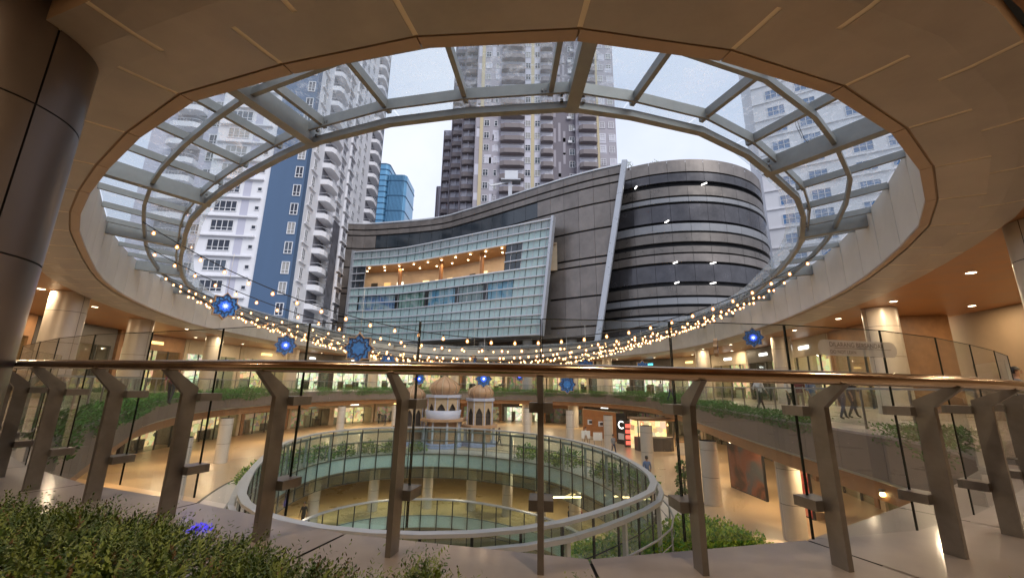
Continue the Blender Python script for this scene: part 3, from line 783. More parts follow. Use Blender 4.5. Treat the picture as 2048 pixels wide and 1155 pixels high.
# window graphics behind the clear rows: abstract petals
def blotch(name, c1, c2, c3, sc):
    m = bpy.data.materials.new(name); m.use_nodes = True; t = m.node_tree; bs = t.nodes['Principled BSDF']; bs.inputs['Roughness'].default_value = .4
    tc = t.nodes.new('ShaderNodeTexCoord'); v = t.nodes.new('ShaderNodeTexNoise'); v.inputs['Scale'].default_value = sc; v.inputs['Detail'].default_value = 2
    v.inputs['Distortion'].default_value = 1.2
    r = t.nodes.new('ShaderNodeValToRGB'); r.color_ramp.interpolation = 'B_SPLINE'
    r.color_ramp.elements[0].position = .38; r.color_ramp.elements[0].color = (*c1, 1); r.color_ramp.elements[1].position = .62; r.color_ramp.elements[1].color = (*c3, 1)
    e = r.color_ramp.elements.new(.5); e.color = (*c2, 1)
    t.links.new(tc.outputs['Object'], v.inputs['Vector']); t.links.new(v.outputs['Fac'], r.inputs['Fac']); t.links.new(r.outputs['Color'], bs.inputs['Base Color'])
    MATS[name] = m
blotch('graphic_blue', (.08, .16, .5), (.35, .5, .75), (.7, .75, .75), .35)
blotch('graphic_green', (.08, .22, .14), (.35, .55, .5), (.65, .7, .68), .35)
blotch('graphic_cyan', (.08, .35, .6), (.3, .55, .75), (.55, .65, .7), .3)
for gi, (c0, c1, mt) in enumerate(((2, 10, 'graphic_blue'), (11, 17, 'graphic_green'), (18, 24, 'graphic_cyan'), (25, 30, 'frost_grey'), (31, 36, 'graphic_cyan'))):
    pts = [scr(c / NCL, rowz[7])[0] - scr(c / NCL, rowz[7])[1] * .35 for c in range(c0, c1 + 1)]
    MB().add([V3(p, rowz[8] + .1) for p in pts] + [V3(p, rowz[6] - .1) for p in pts], [(i, i + 1, len(pts) + i + 1, len(pts) + i) for i in range(len(pts) - 1)]).build('window_graphic', mt, bld)
bk = [scr(c / NCL, rowz[7])[0] - scr(c / NCL, rowz[7])[1] * 1.2 for c in range(NCL + 1)]
MB().add([V3(p, SB) for p in bk] + [V3(p, rowz[5] - .3) for p in bk], [(i, i + 1, NCL + 2 + i, NCL + 1 + i) for i in range(NCL)]).build('screen_backing', 'wall_dark', bld)
bk = [scr(c / NCL, rowz[7])[0] - scr(c / NCL, rowz[7])[1] * 1.2 for c in range(NCL + 1)]
MB().add([V3(p, rowz[2] + .2) for p in bk] + [V3(p, ST) for p in bk], [(i, i + 1, NCL + 2 + i, NCL + 1 + i) for i in range(NCL)]).build('screen_backing', 'wall_dark', bld)
# pillars carrying the block
for x, y in ((-31, 78.5), (-20, 76.5), (-11.5, 72), (-4.5, 66.5), (2.5, 62.5), (9, 60.5), (-24, 84), (-8, 80), (5, 74), (14, 64)):
    MB().lathe([(.75, Z1), (.75, BOT)], (x, y, 0), 18).build('pillar', 'concrete_col', bld)

# drum
drum = thing('drum_building', 'dark curved drum of banded metal panels with white stripes right of the slanted fin', 'building')
DC, DR = Vector((27.2, 71.9, 0)), 17.1
A0, A1 = R(203), R(370)
def dp(a, r): return DC + Vector((math.cos(a), math.sin(a), 0)) * r
core = MB(); core.lathe([(DR - .45, zz(6)), (DR - .45, zz(33.0)), (0.01, zz(33.0))], DC, 64); core.build('body', 'facade_groove', drum)
BANDS = [('p', 33.2, 31.25), ('d', 31.0, 29.7), ('q', 28.9, 27.45), ('w', 27.1, 26.4), ('d', 26.05, 23.45), ('w', 23.0, 21.85), ('q', 21.6, 20.3), ('q', 19.6, 18.7), ('p', 18.45, 17.3), ('d', 16.9, 14.4), ('q', 13.8, 12.45), ('w', 12.1, 11.2), ('q', 10.8, 9.9), ('w', 9.5, 8.2), ('d', 7.9, 6.4)]
ND = 19
for bi, (kd, t, bt) in enumerate(BANDS):
    for c in range(ND):
        a, e = A0 + (A1 - A0) * c / ND + .0012, A0 + (A1 - A0) * (c + 1) / ND - .0012
        vs = []
        K = 4; rr = DR + (.12 if kd == 'w' else 0) + random.uniform(-.01, .01)
        for j in range(K + 1):
            th = a + (e - a) * j / K; p = dp(th, rr); q = dp(th, DR - .4); vs += [V3(p, zz(bt)), V3(p, zz(t)), V3(q, zz(bt)), V3(q, zz(t))]
        fs = [f for j in range(K) for f in ((4 * j, 4 * j + 4, 4 * j + 5, 4 * j + 1), (4 * j + 2, 4 * j + 6, 4 * j + 4, 4 * j), (4 * j + 1, 4 * j + 5, 4 * j + 7, 4 * j + 3))]
        MB().add(vs, fs).build('panel', {'p': 'facade_panel', 'd': 'facade_dark', 'q': 'facade_pale', 'w': 'drum_white'}[kd], drum)
for px, py in ((1409, 368), (1273, 375), (1335, 443), (1427, 526), (1352, 525), (1427, 566), (1355, 565)):
    r = ray(px, py); aa = r.x * r.x + r.y * r.y; bb = -2 * (r.x * DC.x + r.y * DC.y); cc = DC.x ** 2 + DC.y ** 2 - (DR + .15) ** 2
    t = (-bb - math.sqrt(max(0, bb * bb - 4 * aa * cc))) / (2 * aa); p = r * t + Vector((0, 0, EYE))
    n = Vector((p.x - DC.x, p.y - DC.y, 0)).normalized(); s = Vector((-n.y, n.x, 0))
    MB().bar(p - s * .3 - n * .3, p + s * .12 + n * .4, .12, .12).build('lit_tube', 'white_tube', drum)

# rooftop gondola crane
cr = thing('roof_gondola_crane', 'white box cradle crane with thin jib on the curved roof', 'crane', at_depth(1020, 392, 69))
MB().bar((0, 0, -1), (0, 0, 3.0), .7, .7, up=(1, 0, 0)).build('mast', 'rail_grey', cr)
MB().box((.2, 0, 3.9), (2.4, 1.8, 1.6)).build('housing', 'facade_white', cr)
MB().box((.1, 0, 2.95), (3.6, 2.0, .25)).build('platform', 'rail_grey', cr)
MB().bar((0, 0, 2.9), (-3.6, -1.0, 1.5), .22, .28).build('jib', 'rail_grey', cr)
MB().bar((-3.6, -1, 1.5), (-4.1, -1.1, 2.3), .12, .12).build('hook_arm', 'rail_grey', cr)

# ------------------------------------------------------------------ towers
def face_frame(o, u):
    """maps (along, out, up) of a facade to the world"""
    u = Vector((*u, 0)).normalized(); n = Vector((u.y, -u.x, 0))
    M = Matrix(((u.x, -n.x, 0, o[0]), (u.y, -n.y, 0, o[1]), (0, 0, 1, o[2] if len(o) > 2 else 0), (0, 0, 0, 1)))
    return M      # local x along, local y INTO the wall, z up
def put(me, name, parent, M, x, y, z):
    if isinstance(me, list): me = vr.choice(me)
    o = link(name, me, parent); o.matrix_world = M @ Matrix.Translation((x, y, z)); return o
def window_mesh(name, w, h, cols, fr='window_frame', gl='window_dark', sill=True, transom=.3):
    m = MB(); m.frame((0, -.02, 0), (w, 0, 0), (0, .06, 0), (0, 0, h), 1)
    t = .10
    for x in (0, w - t): m.frame((x, -.10, 0), (t, 0, 0), (0, .10, 0), (0, 0, h), 0)
    for z in (0, h - t): m.frame((t, -.10, z), (w - 2 * t, 0, 0), (0, .10, 0), (0, 0, t), 0)
    for k in range(1, cols): m.frame((w * k / cols - .04, -.09, t), (.08, 0, 0), (0, .09, 0), (0, 0, h - 2 * t), 0)
    if transom: m.frame((t, -.085, h * transom), (w - 2 * t, 0, 0), (0, .085, 0), (0, 0, .07), 0)
    return m.mesh(name, [fr, gl])
mat('window_mid', (.07, .09, .12), .1, 0, .4, .3, spec=.7); mat('window_curtain', (.34, .33, .32), .4, 0, .2, 2)
def variants(*a, **k): return [window_mesh(*a, **k), window_mesh(*a, **k), window_mesh(*a, **dict(k, gl='window_mid')), window_mesh(*a, **dict(k, gl='window_curtain'))]
vr = random.Random(11)
def balcony_mesh(name, w, d, h, slab, shade, rail, solid=.55):
    m = MB(); m.frame((.1, -.02, 0), (w - .2, 0, 0), (0, .05, 0), (0, 0, h * .82), 1)
    pts = [(0, 0), (0, -d * .75), (w * .18, -d), (w * .82, -d), (w, -d * .75), (w, 0)]
    m.prism([(x, y) for x, y in pts][::-1], -.55, solid - .2, 0)
    for (a, b_) in zip(pts[:-1], pts[1:]): m.bar((a[0], a[1], solid + .35), (b_[0], b_[1], solid + .35), .05, .06, mi=2)
    for k in range(7):
        x = w * (.2 + .6 * k / 6); m.bar((x, -d, solid - .2), (x, -d, solid + .35), .03, .03, up=(0, 1, 0), mi=2)
    return m.mesh(name, [slab, shade, rail])
FH = 3.1
TZ0, TFL = 3.2, 30
# --- white tower on the left
tw = thing('white_apartment_tower', 'white apartment tower with a blue vertical strip and many balconies at left', 'building')
Cn = Vector((-32.6, 58, 0)); ur = Vector((-.085, .996, 0)).normalized(); uf = Vector((.996, .085, 0))
H1 = 105
fo = Cn - uf * 19.5
MB().frame(V3(Cn - uf * 5.2, -14), uf * 5.2, ur * 1.2, (0, 0, H1 + 14)).build('wall_blue', 'tower_blue', tw)
MB().frame(V3(Cn - uf * 14.2 + Vector((0, .25, 0)), -14), uf * 8.99, ur * 37, (0, 0, H1 + 14)).build('wall_front', 'tower_white', tw)
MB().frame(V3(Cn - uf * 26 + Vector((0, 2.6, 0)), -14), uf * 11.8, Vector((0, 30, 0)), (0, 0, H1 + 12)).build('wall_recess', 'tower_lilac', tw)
MB().frame(V3(Cn + ur * 1.2 - uf * 5.1, -14), uf * 5.15, ur * 36.7, (0, 0, H1 + 15)).build('wall_side', 'tower_white', tw)
MB().frame(V3(Cn + ur * 37.9 - uf * 6, -14), uf * 6.6, ur * 2.5, (0, 0, H1 + 16)).build('end_strip', 'tower_navy', tw)
Mf = face_frame(Cn - uf * 14.2 + Vector((0, .25, 0)), (uf.x, uf.y)); Ms = face_frame(Cn + ur * .9 + uf * .03, (ur.x, ur.y)); Mb = face_frame(Cn - uf * 5.2, (uf.x, uf.y)); Mr = face_frame(Cn - uf * 26 + Vector((0, 2.6, 0)), (uf.x, uf.y))
w4 = variants('window', 3.3, 1.75, 4); w3 = variants('window', 2.3, 1.75, 3); wsm = window_mesh('window', .75, .7, 1, transom=0); w2t = variants('window', 1.15, 1.9, 2); w2 = variants('window', 1.8, 1.7, 2)
ledge_m = MB().frame((0, -.45, 0), (7.9, 0, 0), (0, .45, 0), (0, 0, .22)).mesh('ledge', ['tower_white'])
lil = MB().frame((0, -.04, 0), (1.1, 0, 0), (0, .05, 0), (0, 0, 2.6)).mesh('tinted_panel', ['tower_lilac'])
balw = balcony_mesh('balcony', 4.6, 1.7, FH, 'tower_white', 'balcony_shade', 'rail_grey')
log_m = MB(); log_m.frame((0, -.03, 0), (2.5, 0, 0), (0, .05, 0), (0, 0, 2.0), 1)
for x in (-.2, 2.5): log_m.frame((x, -.35, -.2), (.2, 0, 0), (0, .35, 0), (0, 0, 2.4), 0)
log_m.frame((-.35, -.5, -.42), (3.2, 0, 0), (0, .5, 0), (0, 0, .22), 0); log_m.frame((.2, -.06, 0), (.9, 0, 0), (0, .03, 0), (0, 0, 1.9), 2); log_m.frame((0, -.3, .0), (2.5, 0, 0), (0, .05, 0), (0, 0, .75), 3)
log_m = log_m.mesh('loggia', ['tower_white', 'balcony_shade', 'window_dark', 'rail_grey'])
ac_w = MB().box((0, 0, 0), (.9, .45, .65)).mesh('air_conditioner', ['window_frame'])
led_s = MB().frame((0, -.3, 0), (2.4, 0, 0), (0, .3, 0), (0, 0, .2)).mesh('ledge', ['tower_white'])
for f in range(TFL):
    z = TZ0 + f * FH
    put(w4, 'window', tw, Mf, 1.6, 0, z + .9); put(wsm, 'window', tw, Mf, 7.4, 0, z + 1.3); put(ledge_m, 'ledge', tw, Mf, .3, 0, z)
    put(lil, 'tinted_panel', tw, Mf, 5.4, 0, z + .3)
    put(w2t, 'window', tw, Mb, 3.75, 0, z + .75)
    if f < 22:
        put(w3, 'window', tw, Mr, 8.9, 0, z + .9); put(balw, 'balcony', tw, Mr, 3.4, 0, z + .3)
    put(w2t, 'window', tw, Ms, 1.6, 0, z + .75); put(led_s, 'ledge', tw, Ms, .9, 0, z + .2)
    put(balw, 'balcony', tw, Ms, 5.0, 0, z + .3)
    if vr.random() < .5: put(ac_w, 'air_conditioner', tw, Ms, 11.2, -.25, z + 1.0)
    put(log_m, 'loggia', tw, Ms, 12.6, 0, z + .5); put(log_m, 'loggia', tw, Ms, 17.6, 0, z + .5)
    put(w2, 'window', tw, Ms, 22.2, 0, z + .9); put(w2, 'window', tw, Ms, 26, 0, z + .9)
    put(balw, 'balcony', tw, Ms, 31, 0, z + .3)
mat('banner_dark', (.09, .09, .11), .6, 0, .7, .7)
bn_ = thing('hanging_banner', 'tall dark printed banner hanging on the balconies of the white tower', 'banner')
bo = MB().frame((0, -2.15, 0), (3.2, 0, 0), (0, .05, 0), (0, 0, 15.5)).build('cloth', 'banner_dark', bn_); bo.matrix_world = Ms @ Matrix.Translation((7.3, 0, 13))
# --- grey tower in the middle
gt = thing('grey_apartment_tower', 'grey and lilac patchwork apartment tower with brown balconies and yellow stripes', 'building')
GY = 82.0; GZ0 = 14.0; GFL = 27; GH = 112
MB().frame((-8.9, GY, -14), (17.6, 0, 0), (0, 24, 0), (0, 0, GH + 14)).build('wall', 'grey_mid', gt)
MB().frame((8.7, GY + 1.4, -14), (5.3, 0, 0), (0, 20, 0), (0, 0, GH + 13)).build('wall', 'grey_dark', gt)
MB().frame((14.0, GY + .1, -14), (9.1, 0, 0), (0, 24, 0), (0, 0, GH + 12)).build('wall', 'grey_mid', gt)
for x0, x1, y, h, mt in ((-12.6, -8.95, GY + 5, 108, 'grey_light'), (-16.3, -12.65, GY + 12, 92, 'grey_mid'), (-19.6, -16.35, GY + 19, 70, 'grey_light'), (-22, -19.65, GY + 25, 56, 'grey_mid')):
    MB().frame((x0, y, -14), (x1 - x0, 0, 0), (0, 14, 0), (0, 0, h + 14)).build('wing', mt, gt)
    for k in range(3): MB().frame((x0 + (x1 - x0) * k / 2.4, y - .5, -14), (.25, 0, 0), (0, .5, 0), (0, 0, h + 13.5)).build('pilaster', 'grey_light' if k % 2 else 'grey_dark', gt)
for x in (-7.9, 3.75): MB().frame((x, GY - .12, -14), (.75, 0, 0), (0, .12, 0), (0, 0, GH + 13)).build('yellow_stripe', 'pale_yellow', gt)
MB().frame((18.75, GY - .02, -14), (.5, 0, 0), (0, .12, 0), (0, 0, GH + 13)).build('yellow_stripe', 'pale_yellow', gt)
MB().frame((2.35, GY - .06, -14), (1.38, 0, 0), (0, .06, 0), (0, 0, GH + 13)).build('pale_strip', 'grey_light', gt)
MB().frame((4.52, GY - .06, -14), (1.38, 0, 0), (0, .06, 0), (0, 0, GH + 13)).build('pale_strip', 'grey_light', gt)
Mg = face_frame((0, GY, 0), (1, 0))
gw = variants('window', 1.25, 1.6, 2, transom=.62); gws = variants('window', .75, 1.5, 1, transom=.6)
bal_l = balcony_mesh('balcony', 5.4, 1.5, FH, 'brown_balcony', 'grey_light', 'rail_grey', .75); bal_s = balcony_mesh('balcony', 2.8, 1.4, FH, 'brown_balcony', 'grey_light', 'rail_grey', .75); bal_m = balcony_mesh('balcony', 4.0, 1.5, FH, 'brown_balcony', 'grey_light', 'rail_grey', .75)
bal_w = balcony_mesh('balcony', 2.9, 1.3, FH, 'brown_balcony', 'grey_light', 'rail_grey', .75)
rnd = random.Random(3)
ac_me = MB().box((0, 0, 0), (.9, .4, .6)).mesh('air_conditioner', ['window_frame'])
for f in range(GFL):
    z = GZ0 + f * FH
    put(gw, 'window', gt, Mg, -6.95, 0, z + .8); put(gws, 'window', gt, Mg, -4.6, 0, z + .8)
    put(bal_l, 'balcony', gt, Mg, -3.15, 0, z + .2); put(gw, 'window', gt, Mg, 2.42, -.07, z + .8); put(gw, 'window', gt, Mg, 4.6, -.07, z + .8)
    put(bal_s, 'balcony', gt, Mg, 5.95, 0, z + .2); put(gw, 'window', gt, Mg, 12.6, 1.4, z + .8)
    put(bal_m, 'balcony', gt, Mg, 14.6, .1, z + .2); put(gw, 'window', gt, Mg, 19.35, .1, z + .8); put(gw, 'window', gt, Mg, 21.4, .1, z + .8)
    for x0, y, h in ((-12.2, GY + 5, 108), (-15.9, GY + 12, 92), (-19.3, GY + 19, 70)):
        if z < h - 3 and z > 24: put(bal_w, 'balcony', gt, face_frame((0, y, 0), (1, 0)), x0, 0, z + .2)
    for x, y in ((-.6, -.6), (7.2, -.5), (16.4, -.5), (13.2, 1.1)):
        if rnd.random() < .5: put(ac_me, 'air_conditioner', gt, Mg, x + rnd.uniform(-.8, .8), y, z + 1.0)
    for x0, w, pr in ((-8.8, 1.0, .8), (-5.6, .9, .5), (-7.0, 1.6, .45), (-4.9, 1.4, .5), (19.3, 1.5, .6), (21.2, 1.6, .5)):
        if rnd.random() < pr:
            hh = rnd.uniform(1.2, 3.0); MB().frame((x0 + rnd.uniform(-.1, .3), GY - .035 + (.1 if x0 > 10 else 0), z + rnd.uniform(0, 1.2)), (w, 0, 0), (0, .035, 0), (0, 0, hh)).build('tinted_panel', rnd.choice(['grey_light', 'grey_light', 'grey_mid']), gt)
    for x0 in (9.0, 10.1, 11.2):
        if rnd.random() < .6: MB().frame((x0, GY + 1.36, z + rnd.uniform(0, 2)), (.55, 0, 0), (0, .04, 0), (0, 0, rnd.uniform(2.5, 5))).build('tinted_panel', 'grey_mid', gt)
# --- blue glass tower far behind
bt_ = thing('blue_glass_tower', 'far blue glass office tower with rounded corner between the apartment towers', 'building')
def rounded(cx, cyy, w, d, r, n=6):
    out = []
    for (sx, sy, a0) in ((1, 1, 0), (-1, 1, 90), (-1, -1, 180), (1, -1, 270)):
        for k in range(n + 1):
            a = R(a0 + 90 * k / n); out.append((cx + sx * (w / 2 - r) + r * math.cos(a), cyy + sy * (d / 2 - r) + r * math.sin(a)))
    return out
for (cx, w, d, h, zs) in ((-80.5, 12, 20, 129, 3.6), (-69.2, 11.5, 22, 121, 9.5)):
    pl = rounded(cx, 231, w, d, 2.6); MB().prism(pl, -14, h).build('shaft', 'cyan_glass', bt_)
    po = rounded(cx, 231, w + .5, d + .5, 2.7)
    z = 60.0
    while z < h:
        MB().prism(po, z, z + .45).build('floor_band', 'cyan_dark', bt_); z += zs
    for k, (x, y) in enumerate(po):
        pass
    if w and zs > 5:
        for k in range(12): MB().box((cx - 4.4 + k * .8, 231 - d / 2 - .2, 90), (.16, .25, 62)).build('mullion', 'cyan_dark', bt_)
# --- white tower with blue windows on the right
rt = thing('white_office_tower', 'white tower with wide blue windows seen through the right of the glass canopy', 'building')
ro = Vector((49.6, 74, 0)); ru = Vector((.87, -.49, 0)).normalized(); rn_ = Vector((ru.y, -ru.x, 0))
MB().frame(V3(ro, -14), ru * 46, -rn_ * 30, (0, 0, 124)).build('wall', 'tower_white', rt)
Mq = face_frame(ro, (ru.x, ru.y)); wb_ = window_mesh('window', 3.0, 2.1, 3, gl='blue_window', transom=.5)
for f in range(17):
    z = 12 + f * 3.9
    for x in (2.4, 7.4, 14.5, 19.5, 26.5, 31.5): put(wb_, 'window', rt, Mq, x, 0, z)
    put(MB().frame((0, -.25, 0), (46, 0, 0), (0, .25, 0), (0, 0, .25)).mesh('ledge', ['tower_white']) if f == 0 else rt_led, 'ledge', rt, Mq, 0, 0, z - .6) if f else None
    if f == 0: rt_led = MB().frame((0, -.25, 0), (46, 0, 0), (0, .25, 0), (0, 0, .25)).mesh('ledge', ['tower_white'])

# ------------------------------------------------------------------ shops along the galleries
mat('shop_fascia_dark', (.06, .05, .045), .5, 0, .2, 1); mat('shop_fascia_cream', (.52, .44, .33), .6, 0, .1, 1); mat('shop_fascia_wood', (.26, .13, .055), .5, 0, .25, 2)
emis('sign_white', (1, .96, .9), 3.5); emis('sign_cyan', (.1, .75, .95), 2.5); emis('sign_green', (.1, .8, .5), 1.6); emis('sign_red', (1, .12, .08), 1.8); emis('sign_amber', (1, .6, .2), 3)
def shelf_mat(name, base, e):
    """shop interior: shelves of goods, the shop light put in as emission"""
    m = bpy.data.materials.new(name); m.use_nodes = True; t = m.node_tree; b_ = t.nodes['Principled BSDF']
    tc = t.nodes.new('ShaderNodeTexCoord'); v = t.nodes.new('ShaderNodeTexVoronoi'); v.inputs['Scale'].default_value = 2.2; v.distance = 'CHEBYCHEV'
    t.links.new(tc.outputs['Object'], v.inputs['Vector'])
    mx = t.nodes.new('ShaderNodeMix'); mx.data_type = 'RGBA'; mx.blend_type = 'MULTIPLY'; mx.inputs[0].default_value = .75; mx.inputs[7].default_value = (*base, 1)
    t.links.new(v.outputs['Color'], mx.inputs[6]); t.links.new(mx.outputs[2], b_.inputs['Base Color'])
    hs = t.nodes.new('ShaderNodeHueSaturation'); hs.inputs['Saturation'].default_value = .22; t.links.new(v.outputs['Color'], hs.inputs['Color'])
    m3 = t.nodes.new('ShaderNodeMix'); m3.data_type = 'RGBA'; m3.blend_type = 'MULTIPLY'; m3.inputs[0].default_value = 1; m3.inputs[7].default_value = (*base, 1); t.links.new(hs.outputs[0], m3.inputs[6])
    t.links.new(m3.outputs[2], b_.inputs['Emission Color']); b_.inputs['Emission Strength'].default_value = e
    m.cycles.emission_sampling = 'NONE'; MATS[name] = m
shelf_mat('goods_warm', (1, .66, .34), 1.3); shelf_mat('goods_white', (1, .84, .6), 1.7); shelf_mat('goods_dim', (.7, .45, .25), .45); shelf_mat('goods_dark', (.35, .25, .18), .12)
SHOPN = {'goods_warm': 'warmly lit', 'goods_white': 'bright white lit', 'goods_dim': 'dim amber lit', 'goods_dark': 'dark'}
FASN = {'shop_fascia_dark': 'black', 'shop_fascia_cream': 'cream', 'shop_fascia_wood': 'timber'}
def shop(p, n, w, z0, h, goods, fas, sign, label, group):
    """n points toward the courtyard"""
    t = thing('shopfront', label, 'shop', V3(p, z0), math.atan2(n.y, n.x) + math.pi / 2, group)
    # local: x along, -y toward the courtyard
    hw = w / 2
    MB().add([(-hw, 2.2, 0), (hw, 2.2, 0), (hw, 2.2, h), (-hw, 2.2, h)], [(0, 1, 2, 3)]).build('back_wall', goods, t)
    for x in (-hw, hw - .35): MB().frame((x, 0, 0), (.35, 0, 0), (0, 2.2, 0), (0, 0, h)).build('pier', fas, t)
    MB().frame((-hw + .35, -.05, h * .72), (w - .7, 0, 0), (0, .3, 0), (0, 0, h * .28)).build('fascia', fas, t)
    MB().add([(-hw, .4, .02), (hw, .4, .02), (hw, 2.2, .02), (-hw, 2.2, .02)], [(0, 1, 2, 3)]).build('shop_floor', 'floor_beige', t)
    MB().frame((-hw + .35, .12, .0), (w - .7, 0, 0), (0, .03, 0), (0, 0, h * .72)).build('shop_glass', 'far_glass', t)
    for k in range(1, 4): MB().frame((-hw + w * k / 4, .05, 0), (.07, 0, 0), (0, .1, 0), (0, 0, h * .72)).build('mullion', 'mullion', t)
    for k in range(3):
        x = random.uniform(-hw + .6, hw - 1.2); MB().frame((x, random.uniform(.7, 1.4), 0), (random.uniform(.5, 1.1), 0, 0), (0, .5, 0), (0, 0, random.uniform(.7, 1.5))).build('display', random.choice(['shop_fascia_wood', 'shop_fascia_dark', 'upstand']), t)
    if sign:
        sw = random.uniform(.12, .22) * w; MB().frame((-sw / 2, -.12, h * .83), (sw, 0, 0), (0, .06, 0), (0, 0, h * .05)).build('sign', sign, t)
def shop_row(offd, n, z0, h, where, ymin=13):
    c = [p + q * offd for p, q in zip(edgec, normals(edgec))]
    pts, T = resample(c, n); nn = normals(pts); cnt = {}
    order = sorted(range(n), key=lambda i: pts[i].y)
    for i in order:
        p = pts[i]
        if p.y < ymin: continue
        s = sector(p); k = cnt.get(s, 0); cnt[s] = k + 1
        gd = random.choice(['goods_warm', 'goods_white', 'goods_warm', 'goods_dim', 'goods_white'] if 'upper' in where else ['goods_dim', 'goods_warm', 'goods_dark', 'goods_white', 'goods_dim'])
        fs = random.choice(list(FASN)); sg = random.choice(['sign_white', 'sign_amber', 'sign_amber', None, 'sign_white', 'sign_white', 'sign_green', 'sign_cyan'])
        shop(p, -nn[i], T / n * .98, z0, h, gd, fs, sg, '%s shopfront with %s surround, %s on the %s side of the %s gallery' % (SHOPN[gd], FASN[fs], ordinal(k), s, where), 'shops of the %s gallery' % where)
shop_row(9.5, 30, 0, CEIL, 'upper', 20); shop_row(7.5, 30, Z1, FASC - .62 - Z1, 'lower')
bw = MB(); o1 = polar(EDGE, NPOL, 12.2); sheet(o1, Z1, o1, CEIL, bw); mat('wall_brown', (.24, .17, .105), .6, 0, .15, .5)
tag(bw.build('wall_perimeter', 'wall_brown'), kind='structure')

# ------------------------------------------------------------------ planting
def leaf_mesh(name, n, fn, size, mats, seed, aspect=2.2, flat=.5):
    """n leaf faces; fn(rng) returns a position inside the crown and an outward direction"""
    rg = random.Random(seed); m = MB()
    for _ in range(n):
        p, d = fn(rg); p = Vector(p); d = (Vector(d) + Vector((rg.uniform(-1, 1), rg.uniform(-1, 1), rg.uniform(-.6, 1)))* flat).normalized()
        s = d.cross(Vector((rg.uniform(-1, 1), rg.uniform(-1, 1), rg.uniform(-1, 1))))
        if s.length < 1e-3: continue
        s.normalize(); L_ = size * rg.uniform(.6, 1.3); w = L_ / aspect
        u = d.cross(s) * L_ * .12
        m.add([p, p + d * L_ * .5 + s * w / 2 + u, p + d * L_, p + d * L_ * .5 - s * w / 2 + u], [(0, 1, 2, 3)], rg.randrange(len(mats)))
    return m.mesh(name, mats)
def dome(rx, ry, rz_):
    def f(rg):
        while True:
            v = Vector((rg.uniform(-1, 1), rg.uniform(-1, 1), rg.uniform(0, 1)))
            if .35 < v.length < 1: break
        lump = 1 + .25 * math.sin(v.x * 7 + rg.random()) * math.cos(v.y * 6)
        return (v.x * rx * lump, v.y * ry * lump, v.z * rz_ * lump), v
    return f
def sprig_mesh(name, n, fn, L0, leaf, mats, seed, per=12):
    """feathery twigs: a stem with small leaves on both sides"""
    rg = random.Random(seed); m = MB()
    for _ in range(n):
        p, d = fn(rg); p = Vector(p); d = Vector(d).normalized(); L_ = L0 * rg.uniform(.6, 1.3); mi = rg.randrange(len(mats))
        side = d.cross(Vector((rg.uniform(-1, 1), rg.uniform(-1, 1), .3))).normalized(); bend = Vector((rg.uniform(-.4, .4), rg.uniform(-.4, .4), rg.uniform(-.5, .2)))
        for k in range(per):
            t = (k + 1) / per; c = p + d * L_ * t + bend * L_ * t * t
            sg = 1 if k % 2 else -1; l = leaf * rg.uniform(.7, 1.3) * (1.1 - .5 * t)
            e = (side * sg + d * .8 + Vector((rg.uniform(-.3, .3),) * 3)).normalized(); q = e.cross(d + Vector((0, 0, .2))).normalized() * l * .2
            m.add([c, c + e * l * .5 + q, c + e * l, c + e * l * .5 - q], [(0, 1, 2, 3)], mi)
    u_ = list(dict.fromkeys(mats)); m.m = [u_.index(mats[i]) for i in m.m]
    return m.mesh(name, u_)
# clipped juniper in the planter at our feet
pl_ = thing('planter_bed', 'dark soil planter bed along the foot of the balustrade', 'planter')
bed = [(-4.6, 3.1), (-3.6, 2.95), (-2.6, 2.7), (-1.75, 2.35), (-.9, 2.0), (.3, 1.55), (.6, 1.0), (-4.8, 1.0)]
MB().prism(bed, .010, .07).build('soil', 'soil', pl_)
def hedge_fn(cx, cyy, rx, ry, h):
    def f(rg):
        a = rg.uniform(0, 2 * math.pi); r = math.sqrt(rg.random()); u, v = r * math.cos(a), r * math.sin(a)
        top = h * (1 - .55 * r * r) * (1 + .16 * math.sin(u * 9 + cx) * math.cos(v * 7))
        z = top * (rg.random() ** .35)
        return (cx + u * rx, cyy + v * ry, .05 + z * .92), (u * .8 + rg.uniform(-.5, .5), v * .8 + rg.uniform(-.5, .5), .9)
    return f
mat('leaf_dry', (.20, .12, .05), .7, 0, .3, 3)
GREENS = ['leaf_dark', 'leaf_olive', 'leaf_dark', 'leaf_olive'] * 5 + ['leaf_dry']
HED = [(-2.35, 2.25, .62, .48, .24, 'bushy dark juniper at the bottom left corner behind the column', 1500), (-1.62, 1.98, .58, .42, .24, 'bushy olive juniper in the bottom left, middle of the near hedge', 1300), (-3.1, 2.5, .6, .42, .22, 'shaded juniper at the far left end of the near hedge', 1000), (-1.0, 1.78, .46, .38, .20, 'low spreading juniper at the right end of the near hedge', 800), (-.42, 1.72, .36, .30, .17, 'small juniper clump at the bottom middle before the posts', 450)]
for k, (x, y, rx, ry, h, lb_, n) in enumerate(HED):
    t = thing('juniper_bush', lb_, 'bush', (0, 0, 0), 0, 'junipers in the near planter')
    link('foliage', sprig_mesh('foliage', n, hedge_fn(x, y, rx, ry, h), .13, .030, GREENS, 40 + k, 14), t)
    tr = MB()
    for j in range(5):
        a = j * 1.3; tr.tube([(x + .1 * math.cos(a), y + .1 * math.sin(a), .02), (x + rx * .5 * math.cos(a), y + ry * .5 * math.sin(a), h * .5)], [.012, .006], 5)
    tr.build('stem', 'bark', t)
